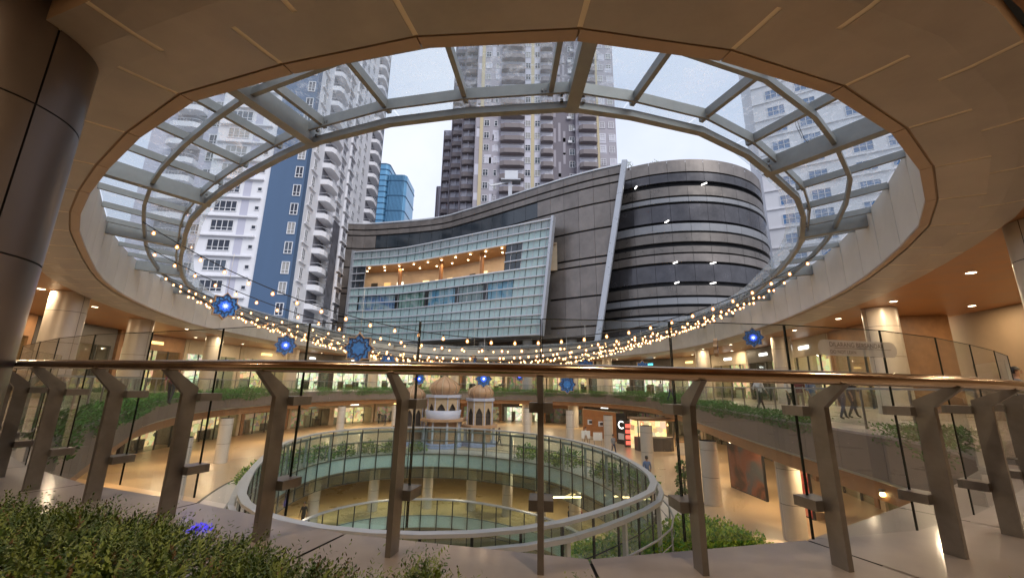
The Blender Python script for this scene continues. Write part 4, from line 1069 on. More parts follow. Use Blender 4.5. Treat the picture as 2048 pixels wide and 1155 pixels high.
for k, (px, py, d, h, n, lb_) in enumerate(((850, 1130, 2.05, .22, 130, 'thin upright juniper sprig in front of the post left of the middle'), (1990, 1150, 2.0, .14, 90, 'small juniper sprig at the bottom right corner'), (1165, 1160, 2.1, .10, 40, 'tiny juniper sprig on the ledge right of the middle post'))):
    p = at_depth(px, py, d); t = thing('juniper_sprig', lb_, 'plant', (p.x, p.y, 0.006), 0, 'juniper sprigs on the ledge')
    link('foliage', sprig_mesh('foliage', n, lambda rg, h=h: ((rg.uniform(-.07, .07), rg.uniform(-.06, .06), rg.uniform(0.0, h)), (rg.uniform(-.6, .6), rg.uniform(-.6, .6), .9)), .11, .028, GREENS, 90 + k, 12), t)
    MB().tube([(0, 0, 0), (.01, 0, h)], [.008, .003], 5).build('stem', 'bark', t)
# trailing shrubs on the gallery planters
tr_m = [leaf_mesh('foliage', 1300, lambda rg: ((rg.gauss(0, .42), rg.uniform(-.30, .25), (lambda q: q)(rg.uniform(-.38, .30))), (rg.uniform(-1, 1), -.5, rg.uniform(-.3, .9))), .095, ['leaf_green', 'leaf_green', 'leaf_dark'], 60 + k, 2.6) for k in range(4)]
trP, _ = resample([p + q * .16 for p, q in zip(edgec, normals(edgec))], 118); trN = normals(trP); cnt = {}
for i in sorted(range(len(trP)), key=lambda i: trP[i].y):
    p = trP[i]
    if p.y < 7.6 or random.random() < .14: continue
    s = sector(p); k = cnt.get(s, 0); cnt[s] = k + 1
    t = thing('trailing_shrub', 'leafy green trailing shrub on the %s gallery planter, %s along it' % (s, ordinal(k)), 'shrub', V3(p, .05), math.atan2(-trN[i].y, -trN[i].x) + math.pi / 2, 'trailing shrubs on the gallery planters')
    o = link('foliage', random.choice(tr_m), t); sc = random.uniform(.7, 1.25) * (1.0 if p.y < 30 else 1.3); o.scale = (1.2 * sc, sc, sc * random.uniform(.7, 1.2))
# shrubs round the void on the lower floor
sh_b = [leaf_mesh('foliage', 900, dome(.8, .7, .75), .13, ['leaf_bright', 'leaf_bright', 'leaf_green'], 70 + k, 1.6) for k in range(2)]
sh_d = [leaf_mesh('foliage', 700, dome(.9, .8, .9), .17, ['leaf_green', 'leaf_dark', 'leaf_bright'], 80 + k, 1.8) for k in range(2)]
sh_u = [leaf_mesh('foliage', 600, dome(.9, .8, .6), .14, ['leaf_blue_lit'], 85, 1.8)]
def shrub(p, me, label, s=1.0, group=None):
    t = thing('shrub', label, 'shrub', p, random.uniform(0, 6), group); o = link('foliage', me, t); o.scale = (s, s, s)
    MB().tube([(0, 0, 0), (.03, 0, .35 * s)], [.03, .015], 5).build('stem', 'bark', t); return t
for k, (px, py) in enumerate(((1300, 1108), (1340, 1104), (1385, 1104), (1430, 1104), (1470, 1106), (1325, 1090), (1365, 1082), (1410, 1082), (1450, 1088), (1500, 1110), (1260, 1112), (1215, 1116), (1170, 1118), (1395, 1066))):
    p = at_z(px, py, Z1); shrub(p, random.choice(sh_b), 'bright yellow-green shrub in the bed below the ledge, %s clump' % ordinal(k), random.uniform(.8, 1.05), 'bright shrubs right of the void')
vb, _ = resample([p + q * 1.5 for p, q in zip(voidc, normals(voidc))], 40); k = 0
for p in sorted(vb, key=lambda q: -q.y):
    if p.y > 24 and (p.x < -7.5 or p.x > .5) and random.random() < .85:
        shrub(V3(p, Z1), random.choice(sh_d), 'green shrub behind the far glass wall of the void, %s from the farthest' % ordinal(k), random.uniform(.8, 1.3), 'shrubs behind the glass wall'); k += 1
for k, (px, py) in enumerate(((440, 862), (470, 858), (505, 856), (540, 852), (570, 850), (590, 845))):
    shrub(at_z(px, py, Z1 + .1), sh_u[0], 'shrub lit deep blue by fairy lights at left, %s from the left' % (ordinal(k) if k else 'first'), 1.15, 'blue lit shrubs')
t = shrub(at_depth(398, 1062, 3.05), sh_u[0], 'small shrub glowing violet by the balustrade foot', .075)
# topiary tree
tp = thing('topiary_tree', 'small tree clipped into stacked dark balls right of the void', 'tree', at_z(1375, 1045, Z1))
MB().tube([(0, 0, 0), (0, 0, 2.3)], [.06, .04], 6).build('trunk', 'bark', tp)
for z, r in ((.9, .42), (1.6, .36), (2.2, .30)): link('crown', leaf_mesh('crown', 420, (lambda r: lambda rg: (lambda v: (v * r, v))(Vector((rg.gauss(0, 1), rg.gauss(0, 1), rg.gauss(0, 1))).normalized() * rg.uniform(.7, 1)))(r), .10, ['leaf_dark', 'leaf_green'], int(z * 10), 1.5), tp).location = (0, 0, z)
# palms in the basement garden
def palm(p, h, label, seed):
    rg = random.Random(seed); t = thing('palm', label, 'palm', p, 0, 'palms in the basement garden'); MB().tube([(0, 0, 0), (.1, 0, h * .5), (.05, .1, h)], [.14, .11, .08], 7).build('trunk', 'bark', t)
    m = MB()
    for k in range(13):
        a = k * 2.4; el = rg.uniform(.2, .9); L_ = rg.uniform(1.5, 2.2)
        for j in range(16):
            u = (j + 1) / 16; c = Vector((math.cos(a) * L_ * u, math.sin(a) * L_ * u, h + L_ * (el * u - .75 * u * u))); s = Vector((-math.sin(a), math.cos(a), 0))
            for sg in (-1, 1):
                e = (s * sg + Vector((math.cos(a), math.sin(a), 0)) * .6 + Vector((0, 0, -.25))).normalized() * .42 * (1.15 - u * .6); w = Vector((math.cos(a), math.sin(a), .3)) * .03
                m.add([c - w, c + e * .5 + w, c + e, c + e * .5 - w], [(0, 1, 2, 3)], j % 2)
    m.build('crown', ['leaf_green', 'leaf_dark'], t)
for k, (x, y, h, lb_) in enumerate(((-2.6, 21, 3.4, 'tall palm rising inside the void left of the middle'), (-1.0, 22.5, 2.8, 'shorter palm inside the void beside the tall one'), (-4.0, 24, 2.6, 'palm at the left of the basement garden'), (1.5, 20, 2.4, 'palm at the right of the basement garden'))): palm((x, y, Z3), h, lb_, k)
# roof plants on the drum
for k, (px, py, r) in enumerate(((1256, 331, .7), (1310, 318, .8), (1335, 316, .5), (1377, 308, .7))):
    p = at_depth(px, py, 57.5); p.z = zz(33.0)
    t = thing('roof_shrub', 'sparse shrub on the roof edge, %s from the slanted fin' % ordinal(k), 'shrub', p, 0, 'roof shrubs'); o = link('foliage', leaf_mesh('foliage', 90, dome(1, 1, 1.2), .34, ['leaf_dark', 'leaf_olive'], 30 + k, 3), t); o.location = (0, 0, r * .4); o.scale = (r, r, r)
    MB().tube([(0, 0, -.2), (.05, 0, r)], [.05, .02], 5).build('stem', 'bark', t)

# ------------------------------------------------------------------ festoon lights
emis('filament', (1, .74, .38), 14); emis('bulb_glow', (1, .34, .07), 1.8, .5); mat('socket', (.02, .02, .02), .5); mat('cable', (.012, .012, .012), .6)
bulb_me = MB().lathe([(.001, -.205), (.034, -.196), (.056, -.165), (.059, -.135), (.038, -.085), (.022, -.06)], n=12).mesh('bulb', ['bulb_glow'])
core_me = MB().lathe([(.001, -.178), (.024, -.165), (.030, -.14), (.016, -.10), (.001, -.09)], n=6).mesh('filament', ['filament'])
sock_me = MB().lathe([(.022, -.065), (.024, -.01), (.006, .0)], n=8).mesh('socket', ['socket'])
def ring_at(y, side):
    """point of the canopy purlin at depth y on one side"""
    best = None
    for p, n, o in [(ringP[i], rdir[i], outP[i]) for i in range(NR)]:
        q = p.lerp(o, .52)
        if (q.x < CEN.x) == (side < 0):
            if best is None or abs(q.y - y) < abs(best.y - y): best = q
    return V3(best, RZ - .12)
STR = [(12.2, 14.5, 3.55), (15.5, 17.5, 3.6), (18.5, 19, 3.5), (20.5, 24, 3.6), (25, 26, 3.6), (29, 31, 3.7), (33, 34, 3.7), (37.5, 39, 3.7), (42, 43, 3.7), (47, 48, 3.6), (22.5, 21.5, 3.5), (27, 28.5, 3.65), (35, 36.5, 3.7), (50.5, 50, 3.5), (39.5, 41, 3.4), (44.5, 45.5, 3.9), (31, 29.5, 3.4), (24, 22.5, 3.9)]
STR.sort()
nbulb = 0
for k, (yl, yr, sag) in enumerate(STR):
    if k > 1: sag += vr.uniform(-.55, .75)
    a, b_ = ring_at(yl, -1), ring_at(yr, 1); D = (b_ - a).length
    t = thing('festoon_string', 'sagging string of warm round bulbs across the courtyard, %s from the viewer' % ordinal(k), 'string lights', (0, 0, 0), 0, 'festoon strings over the courtyard')
    f = lambda u: a.lerp(b_, u) + Vector((0, 0, -sag * 4 * u * (1 - u)))
    MB().tube([f(i / 40) for i in range(41)], .015 if k < 4 else .018, 4).build('cable', 'cable', t)
    n = min(44, int(D / .78))
    for i in range(n):
        u = (i + .5) / n; p = f(u)
        bo = link('bulb', bulb_me, t, p); link('socket', sock_me, bo)
        link('filament', core_me, bo)
        if k > 4: bo.scale = (1.25, 1.25, 1.25)
# cables that carry the star ornaments
blue_in = mat('star_blue', (.045, .20, .52), .4, 0, .3, 12, .25, 40, emit=(.05, .25, .7), estr=.06); mat('star_wood', (.48, .29, .15), .55, 0, .15, 6); mat('star_navy', (.02, .035, .09), .5)
emis('star_lamp', (.04, .06, 1.0), 9); emis('star_core', (.55, .7, 1), 12)
def star_poly(r, n=8, q=.74): return [(r * (1 if k % 2 == 0 else q) * math.sin(math.pi * k / n), r * (1 if k % 2 == 0 else q) * math.cos(math.pi * k / n)) for k in range(2 * n)]
def star_plate(m, r, y0, y1, mi=0, q=.74):
    P = star_poly(r, 8, q); n = len(P); vs = [(x, y0, z) for x, z in P] + [(x, y1, z) for x, z in P]
    m.add(vs, [tuple(range(n))[::-1], tuple(range(n, 2 * n))] + [(i, (i + 1) % n, n + (i + 1) % n, n + i) for i in range(n)], mi)
def star_ring2(r0, r1, y0, y1, q=.74):
    m = MB(); A_, B_ = star_poly(r0, 8, q), star_poly(r1, 8, q); n = len(A_)
    vs = [(x, y0, z) for x, z in A_] + [(x, y1, z) for x, z in A_] + [(x, y0, z) for x, z in B_] + [(x, y1, z) for x, z in B_]; fs = []
    for i in range(n):
        j = (i + 1) % n; fs += [(i, j, 2 * n + j, 2 * n + i), (n + j, n + i, 3 * n + i, 3 * n + j), (j, i, n + i, n + j), (2 * n + i, 2 * n + j, 3 * n + j, 3 * n + i)]
    return m.add(vs, fs)
RS = .5
face_m = MB(); star_plate(face_m, RS * .95, -.05, .05); face_me = face_m.mesh('face', ['star_blue'])
frame_me = star_ring2(RS, RS * .93, -.10, .10).mesh('frame', ['star_wood'])
ring_me = star_ring2(RS * .60, RS * .50, -.075, .075).mesh('inner_ring', ['star_navy']); 
dots = MB()
for k in range(16):
    a = math.pi * k / 8; r = RS * (.80 if k % 2 == 0 else .66); x, z = r * math.sin(a), r * math.cos(a)
    for y in (-.065, .065): dots.box((x, y, z), (.05, .02, .05))
    for y in (-.06, .06): dots.box((x * .88 + .03, y, z * .88), (.025, .02, .09))
dots_me = dots.mesh('cutouts', ['star_navy'])
lamp_m = MB(); star_plate(lamp_m, RS * .24, -.09, .09, 0, .6); lamp_me = lamp_m.mesh('lamp', ['star_lamp'])
cor_me = MB().lathe([(.001, -.05), (.045, 0), (.001, .05)], n=8).mesh('lamp_core', ['star_core'])
STARS = [(450, 612, 57, 18, 1, 'dark blue eight-pointed star lantern with orange edge, largest, at left'), (718, 696, 62, -8, 0, 'large pale blue star ornament face-on left of the middle'), (571, 690, 46, 10, 1, 'star lantern with violet lamp behind the glass below the white tower'), (776, 722, 34, -5, 0, 'small star just above the handrail left of the middle'),
         (947, 727, 36, 72, 0, 'star ornament turned edge-on at the middle'), (967, 757, 36, 12, 1, 'star with bright blue lamp in front of the onion domes'), (1172, 737, 44, -10, 0, 'star crossing the handrail right of the middle'), (1285, 735, 30, 5, 0, 'small star above the handrail under the bulb cluster'),
         (1507, 675, 43, -15, 1, 'blue star with glowing violet centre near the right soffit'), (1432, 694, 36, 80, 0, 'thin star seen edge-on right of the bulbs'), (1134, 768, 38, 8, 0, 'star hanging just below the handrail right of the middle'), (838, 757, 26, 20, 1, 'far small star lamp left of the domes'), (1040, 752, 22, -30, 1, 'far small star lamp right of the domes')]
for px, py, sz, yaw, lit, lb_ in STARS:
    dep = FPX * 1.02 / sz; p = at_depth(px, py, dep)
    t = thing('star_ornament', lb_, 'star ornament', p, R(yaw) - math.atan2(p.x, p.y) * .8, 'hanging star ornaments')
    link('face', face_me, t); link('frame', frame_me, t); link('inner_ring', ring_me, t); link('cutouts', dots_me, t)
    if lit: l = link('lamp', lamp_me, t); link('lamp_core', cor_me, l).location = (0, -.08, 0)
    MB().tube([(0, 0, RS), (0, 0, RS + (1.5 if dep < 20 else 2.0))], .008, 4).build('cord', 'upstand', t)
# wire hook hanging from a canopy beam
hk = thing('wire_hook', 'loose wire with a hook dangling from the right canopy beam', 'wire', at_depth(1590, 225, 7.6))
MB().tube([(0, 0, .05), (.04, 0, -.35), (.1, 0, -.62), (.16, 0, -.72), (.19, 0, -.68)], .006, 5).build('wire', 'cable', hk)
MB().tube([(0, 0, .05), (-.03, 0, -.3), (.06, 0, -.62)], .005, 5).build('wire', 'cable', hk)

# ------------------------------------------------------------------ onion-dome festival kiosks
mat('kiosk_wood', (.40, .235, .125), .6, 0, .15, 3); mat('kiosk_cream', (.46, .33, .20), .6, 0, .1, 3); mat('kiosk_white', (.44, .44, .51), .5, 0, .06, 2); mat('kiosk_blue', (.30, .36, .58), .55, 0, .2, 6); mat('kiosk_dark', (.04, .03, .025), .7)
def kiosk(p, R0, hb, hm, hd, label, balcony):
    t = thing('dome_kiosk', label, 'kiosk', p, 0, 'onion dome kiosks')
    n = 8
    def octa(r, ph=math.pi / 8): return [(r * math.cos(2 * math.pi * k / n + ph), r * math.sin(2 * math.pi * k / n + ph)) for k in range(n)]
    MB().prism(octa(R0 * 1.15), 0, .35).build('plinth', 'kiosk_blue', t)
    MB().prism(octa(R0 * .78), .35, hb).build('base', 'kiosk_wood', t)
    for k, (x, y) in enumerate(octa(R0 * .98)): MB().lathe([(.12, .35), (.10, hb)], (x, y, 0), 10).build('post', 'kiosk_white', t)
    MB().prism(octa(R0 * 1.22), hb, hb + .22).build('deck', 'kiosk_wood', t)
    z = hb + .22
    if balcony:
        MB().lathe([(R0 * .9, z), (R0 * .98, z + .75), (R0 * .90, z + .75), (R0 * .85, z)], n=24).build('balcony', 'kiosk_white', t)
    z1 = z + hm
    P = octa(R0 * .86)
    MB().prism(octa(R0 * .74), z, z1).build('core', 'kiosk_dark', t)
    for k in range(n):
        a, b_ = Vector((*P[k], 0)), Vector((*P[(k + 1) % n], 0)); d = b_ - a; L_ = d.length; u = d / L_; nn = Vector((u.y, -u.x, 0))
        m = MB()   # lattice panel with a pointed arch opening
        def pt(x, zz_): return a + u * x * L_ + Vector((0, 0, zz_))
        m.frame(pt(.03, z), u * L_ * .16, -nn * .05, (0, 0, hm)); m.frame(pt(.81, z), u * L_ * .16, -nn * .05, (0, 0, hm)); m.frame(pt(.19, z1 - .28 * hm), u * L_ * .62, -nn * .05, (0, 0, .28 * hm))
        for q in range(5):
            x0, x1 = .19 + .062 * q, .19 + .062 * (q + 1); hh = hm * (.72 - .22 * (1 - (q / 5)) ** 1.6)
            for xa in (x0, 1 - x1): m.frame(pt(xa, z + hh), u * L_ * .062, -nn * .05, (0, 0, hm * .72 - hh))
        m.build('arch_panel', 'kiosk_cream', t)
        dm = MB()
        for q in range(4):
            for xx in (.11, .89): dm.add([pt(xx, z + hm * (.15 + .2 * q)) + nn * .01 + u * L_ * .04, pt(xx, z + hm * (.15 + .2 * q) + .09) + nn * .01, pt(xx, z + hm * (.15 + .2 * q)) + nn * .01 - u * L_ * .04, pt(xx, z + hm * (.15 + .2 * q) - .09) + nn * .01], [(0, 1, 2, 3)])
        dm.build('fretwork', 'kiosk_wood', t)
        MB().bar(V3(a, z), V3(a, z1), .09, .09, up=(1, 0, 0)).build('corner_post', 'kiosk_white', t)
    MB().prism(octa(R0 * .98), z1, z1 + .25).build('cornice', 'kiosk_white', t)
    zd = z1 + .25
    prof = [(0.0, 1.0), (.05, .93), (.16, .86), (.42, .74), (.70, .58), (.84, .42), (.86, .28), (.78, .12), (.66, 0)]
    for k in range(6):
        a = math.pi * k / 6; c, s_ = math.cos(a), math.sin(a); m = MB(); w = .03
        L_ = [(-r * R0, zd + h * hd) for r, h in prof] ; Rr = [(r * R0, zd + h * hd) for r, h in prof[::-1]]; out = L_[1:][::-1] + [L_[0]] + Rr[:-1]
        vs = [(x * c - w * s_, x * s_ + w * c, zz_) for x, zz_ in out] + [(x * c + w * s_, x * s_ - w * c, zz_) for x, zz_ in out]; k2 = len(out)
        m.add(vs, [tuple(range(k2)), tuple(range(2 * k2 - 1, k2 - 1, -1))] + [(i, i + k2, (i + 1) % k2 + k2, (i + 1) % k2) for i in range(k2)])
        m.build('dome_rib', 'kiosk_cream' if k % 2 else 'kiosk_wood', t)
    MB().lathe([(r * R0 * .93, zd + h * hd * .98) for r, h in prof], n=24).build('dome_shell', 'kiosk_wood', t)
    MB().lathe([(.03, zd + hd), (.05, zd + hd + .15), (.005, zd + hd + .4)], n=8).build('finial', 'kiosk_white', t)
kp = at_depth(888, 800, 40.5); kiosk((kp.x, kp.y, Z1), 1.75, 2.3, 1.9, 1.9, 'tallest wooden onion dome kiosk with white balcony at the middle', True)
kp = at_depth(961, 800, 41.5); kiosk((kp.x, kp.y, Z1), 1.5, 1.7, 2.2, 1.6, 'wooden onion dome kiosk right of the tallest one', False)
kp = at_depth(826, 800, 41.5); kiosk((kp.x, kp.y, Z1), 1.4, 1.5, 2.1, 1.6, 'wooden onion dome kiosk partly behind the post at left of the tallest', False)

# ------------------------------------------------------------------ things on the lower floor at right
blotch('mural_portrait', (.02, .015, .015), (.32, .09, .03), (.05, .10, .12), .55); blotch('mural_red', (.03, .01, .01), (.55, .02, .015), (.75, .30, .22), .8)
mat('plaster_tan', (.50, .33, .17), .6, 0, .1, .6); mat('sign_black', (.01, .01, .012), .3); mat('paper', (.75, .72, .66), .6); mat('orange_wall', (.45, .16, .04), .6, 0, .15, .8)
def upright(name, mt, pxa, pxb, y_a, y_b, h, label, cat, th=.12, z=Z1, kids=True, thick_mat='plaster_tan', z0=.0):
    a, b_ = at_z(pxa, y_a, z), at_z(pxb, y_b, z); d = b_ - a; n = Vector((d.y, -d.x, 0)).normalized()
    t = thing(name, label, cat, a)
    MB().frame((0, 0, z0), d, -n * th, (0, 0, h)).build('panel', thick_mat, t)
    MB().add([n * .006 + d * .02 + Vector((0, 0, z0 + .06)), n * .006 + d * .98 + Vector((0, 0, z0 + .06)), n * .006 + d * .98 + Vector((0, 0, z0 + h - .06)), n * .006 + d * .02 + Vector((0, 0, z0 + h - .06))], [(0, 1, 2, 3)]).build('print', mt, t)
    return t, a, d, n
upright('mural_board', 'mural_portrait', 1462, 1534, 973, 1003, 2.5, 'dark mural board with orange and teal smudged figure', 'mural', thick_mat='sign_black')
upright('mural_board', 'mural_red', 1578, 1628, 1018, 1040, 2.3, 'red abstract mural board behind the nearest lower column', 'mural', thick_mat='sign_black')
upright('partition_wall', 'orange_wall', 1166, 1236, 868, 884, 3.0, 'orange partition wall with framed prints beside the kiosk', 'partition')
t, a, d, n = upright('totem_sign', 'sign_black', 1234, 1253, 886, 889, 3.0, 'black totem sign with a white curled letter', 'sign', thick_mat='sign_black')
fc = bpy.data.curves.new('letter', 'FONT'); fc.body = 'C'; fc.size = 1.1; fc.align_x = 'CENTER'; fc.extrude = .005
lo = link('letter', fc, t); fc.materials.append(MATS['sign_white']); lo.location = d * .5 + n * .02 + Vector((0, 0, 1.5)); lo.rotation_euler = (R(90), 0, math.atan2(d.y, d.x))
MB().frame(d * .2 + n * .012 + Vector((0, 0, .45)), d * .6, n * .01, (0, 0, .6)).build('notice', 'paper', t)
for k, (px, py) in enumerate(((1182, 872), (1204, 877), (1222, 881))):
    p = at_z(px, py, Z1); t = thing('framed_print', 'small framed print on the orange partition, %s from the left' % ('first', 'second', 'third')[k], 'picture', (p.x, p.y - .12, Z1 + 1.35), 0, 'framed prints')
    MB().box((0, 0, .25), (.75, .04, .55)).build('frame', 'paper', t); MB().box((0, -.025, .25), (.4, .02, .28)).build('picture', 'kiosk_dark', t)
kd = at_z(1310, 900, Z1)
ck = thing('coffee_kiosk', 'dark round-ended coffee counter with warm lit shelves on the lower floor', 'kiosk', kd)
MB().prism([(-1.7, -.6), (1.3, -.6), (1.7, -.2), (1.7, .6), (-1.7, .6)], 0, 1.15).build('counter', 'shop_fascia_dark', ck)
MB().box((0, 1.6, 1.3), (3.4, .3, 2.6)).build('back_shelf', 'goods_warm', ck)
MB().box((0, .5, 2.75), (3.8, 2.8, .18)).build('canopy', 'shop_fascia_wood', ck)
for x in (-1.6, 1.6): MB().bar((x, -.5, 1.15), (x, -.5, 2.7), .08, .08, up=(1, 0, 0)).build('post', 'shop_fascia_dark', ck)
for k in range(4): MB().lathe([(.001, 2.2), (.09, 2.2), (.03, 2.42)], (-1.2 + .8 * k, -.3, 0), 8).build('pendant_lamp', 'sign_amber', ck)
p = at_z(1258, 893, Z1); rs = thing('red_shelf', 'tall red lit display shelf next to the totem sign', 'shelf', p)
MB().box((0, 0, 1.2), (.75, .4, 2.4)).build('case', 'shop_fascia_dark', rs)
for k in range(4): MB().box((0, -.22, .4 + .52 * k), (.65, .05, .34)).build('shelf', 'sign_red', rs)
p = at_z(1366, 908, Z1); bx = thing('pedestal', 'cream display pedestal in front of the shops', 'pedestal', p); MB().box((0, 0, .5), (.8, .6, 1.0)).build('body', 'paper', bx); MB().box((0, 0, 1.03), (.9, .7, .05)).build('top', 'shop_fascia_wood', bx)
for k, (px, py) in enumerate(((1172, 886), (1196, 890))):
    p = at_z(px, py, Z1); nb_ = thing('notice_board', 'white notice board on legs behind the glass wall, %s one' % ('left', 'right')[k], 'sign', p); MB().box((0, 0, .85), (.9, .05, .75)).build('board', 'paper', nb_)
    for x in (-.35, .35): MB().bar((x, 0, 0), (x, 0, .5), .04, .04, up=(1, 0, 0)).build('leg', 'steel', nb_)
# glowing tubes under the slabs, added in place of lamp reflections in the glass
for k, (px0, py0, px1, py1, dep, lb_) in enumerate(((1090, 994, 1162, 993, 30, 'yellow glowing tube inside the void at right, added for a lamp reflection in the glass'), (1762, 988, 1810, 988, 11, 'yellow glowing tube under the right gallery, added for a lamp reflection in the glass'))):
    a, b_ = at_depth(px0, py0, dep), at_depth(px1, py1, dep); t = thing('lit_tube', lb_, 'lamp', a); MB().tube([(0, 0, 0), b_ - a], .05, 8).build('tube', 'tube_reflection', t); MB().bar((0, 0, .09), (b_ - a) + Vector((0, 0, .09)), .1, .06).build('housing', 'steel', t)

# ------------------------------------------------------------------ warning pill on the glass
i0 = min(range(len(gl_line) - 1), key=lambda i: abs((gl_line[i] + gl_line[i + 1]).x / 2 - 2.45)); ga, gb = gl_line[i0], gl_line[i0 + 1]; gd = (gb - ga).normalized(); gn = Vector((gd.y, -gd.x, 0))
def on_pane(px, py):
    r = ray(px, py); t_ = (ga.dot(gn)) / (r.x * gn.x + r.y * gn.y); return Vector((r.x * t_, r.y * t_, r.z * t_ + EYE))
pa, pb2 = on_pane(1636, 697), on_pane(1792, 697)
glass('sticker', (.75, .72, .68), .5, 1.3, .3, .55, (.85, .8, .75), 1.0, .1, .2)
mat('letter_grey', (.10, .07, .05), .6)
sg = thing('warning_sticker', 'frosted pill sticker with two lines of warning text on the glass pane', 'sign', V3((pa + pb2) / 2, (pa.z + pb2.z) / 2), math.atan2(gd.y, gd.x))
W_, H_ = (pb2 - pa).length, .115; m = MB(); pts = []
for k in range(17): a = -math.pi / 2 + math.pi * k / 16; pts.append((W_ / 2 - H_ / 2 + H_ / 2 * math.cos(a), -.004, H_ / 2 * math.sin(a)))
for k in range(17): a = math.pi / 2 + math.pi * k / 16; pts.append((-W_ / 2 + H_ / 2 + H_ / 2 * math.cos(a), -.004, H_ / 2 * math.sin(a)))
m.add(pts, [tuple(range(len(pts)))]).build('film', 'sticker', sg)
for body, z, sz in (('DILARANG BERSANDAR', .008, .048), ('DO NOT LEAN', -.042, .036)):
    fc = bpy.data.curves.new('lettering', 'FONT'); fc.body = body; fc.size = sz; fc.align_x = 'LEFT'; lo = link('lettering', fc, sg); fc.materials.append(MATS['letter_grey'])
    lo.rotation_euler = (R(90), 0, 0); lo.location = (-W_ / 2 + .10, -.007, z)
MB().box((.04, -.006, -.001), (W_ * .72, .002, .003)).build('rule', 'letter_grey', sg)

def text_mesh(o):
    dg = bpy.context.evaluated_depsgraph_get(); me = bpy.data.meshes.new_from_object(o.evaluated_get(dg)); n, par, loc, rot = o.name, o.parent, o.location.copy(), o.rotation_euler.copy()
    mt = o.data.materials[0]; bpy.data.objects.remove(o); me.materials.clear(); me.materials.append(mt); q = link(n, me, par); q.location = loc; q.rotation_euler = rot
for o in [o for o in COL.objects if o.type == 'FONT']: text_mesh(o)
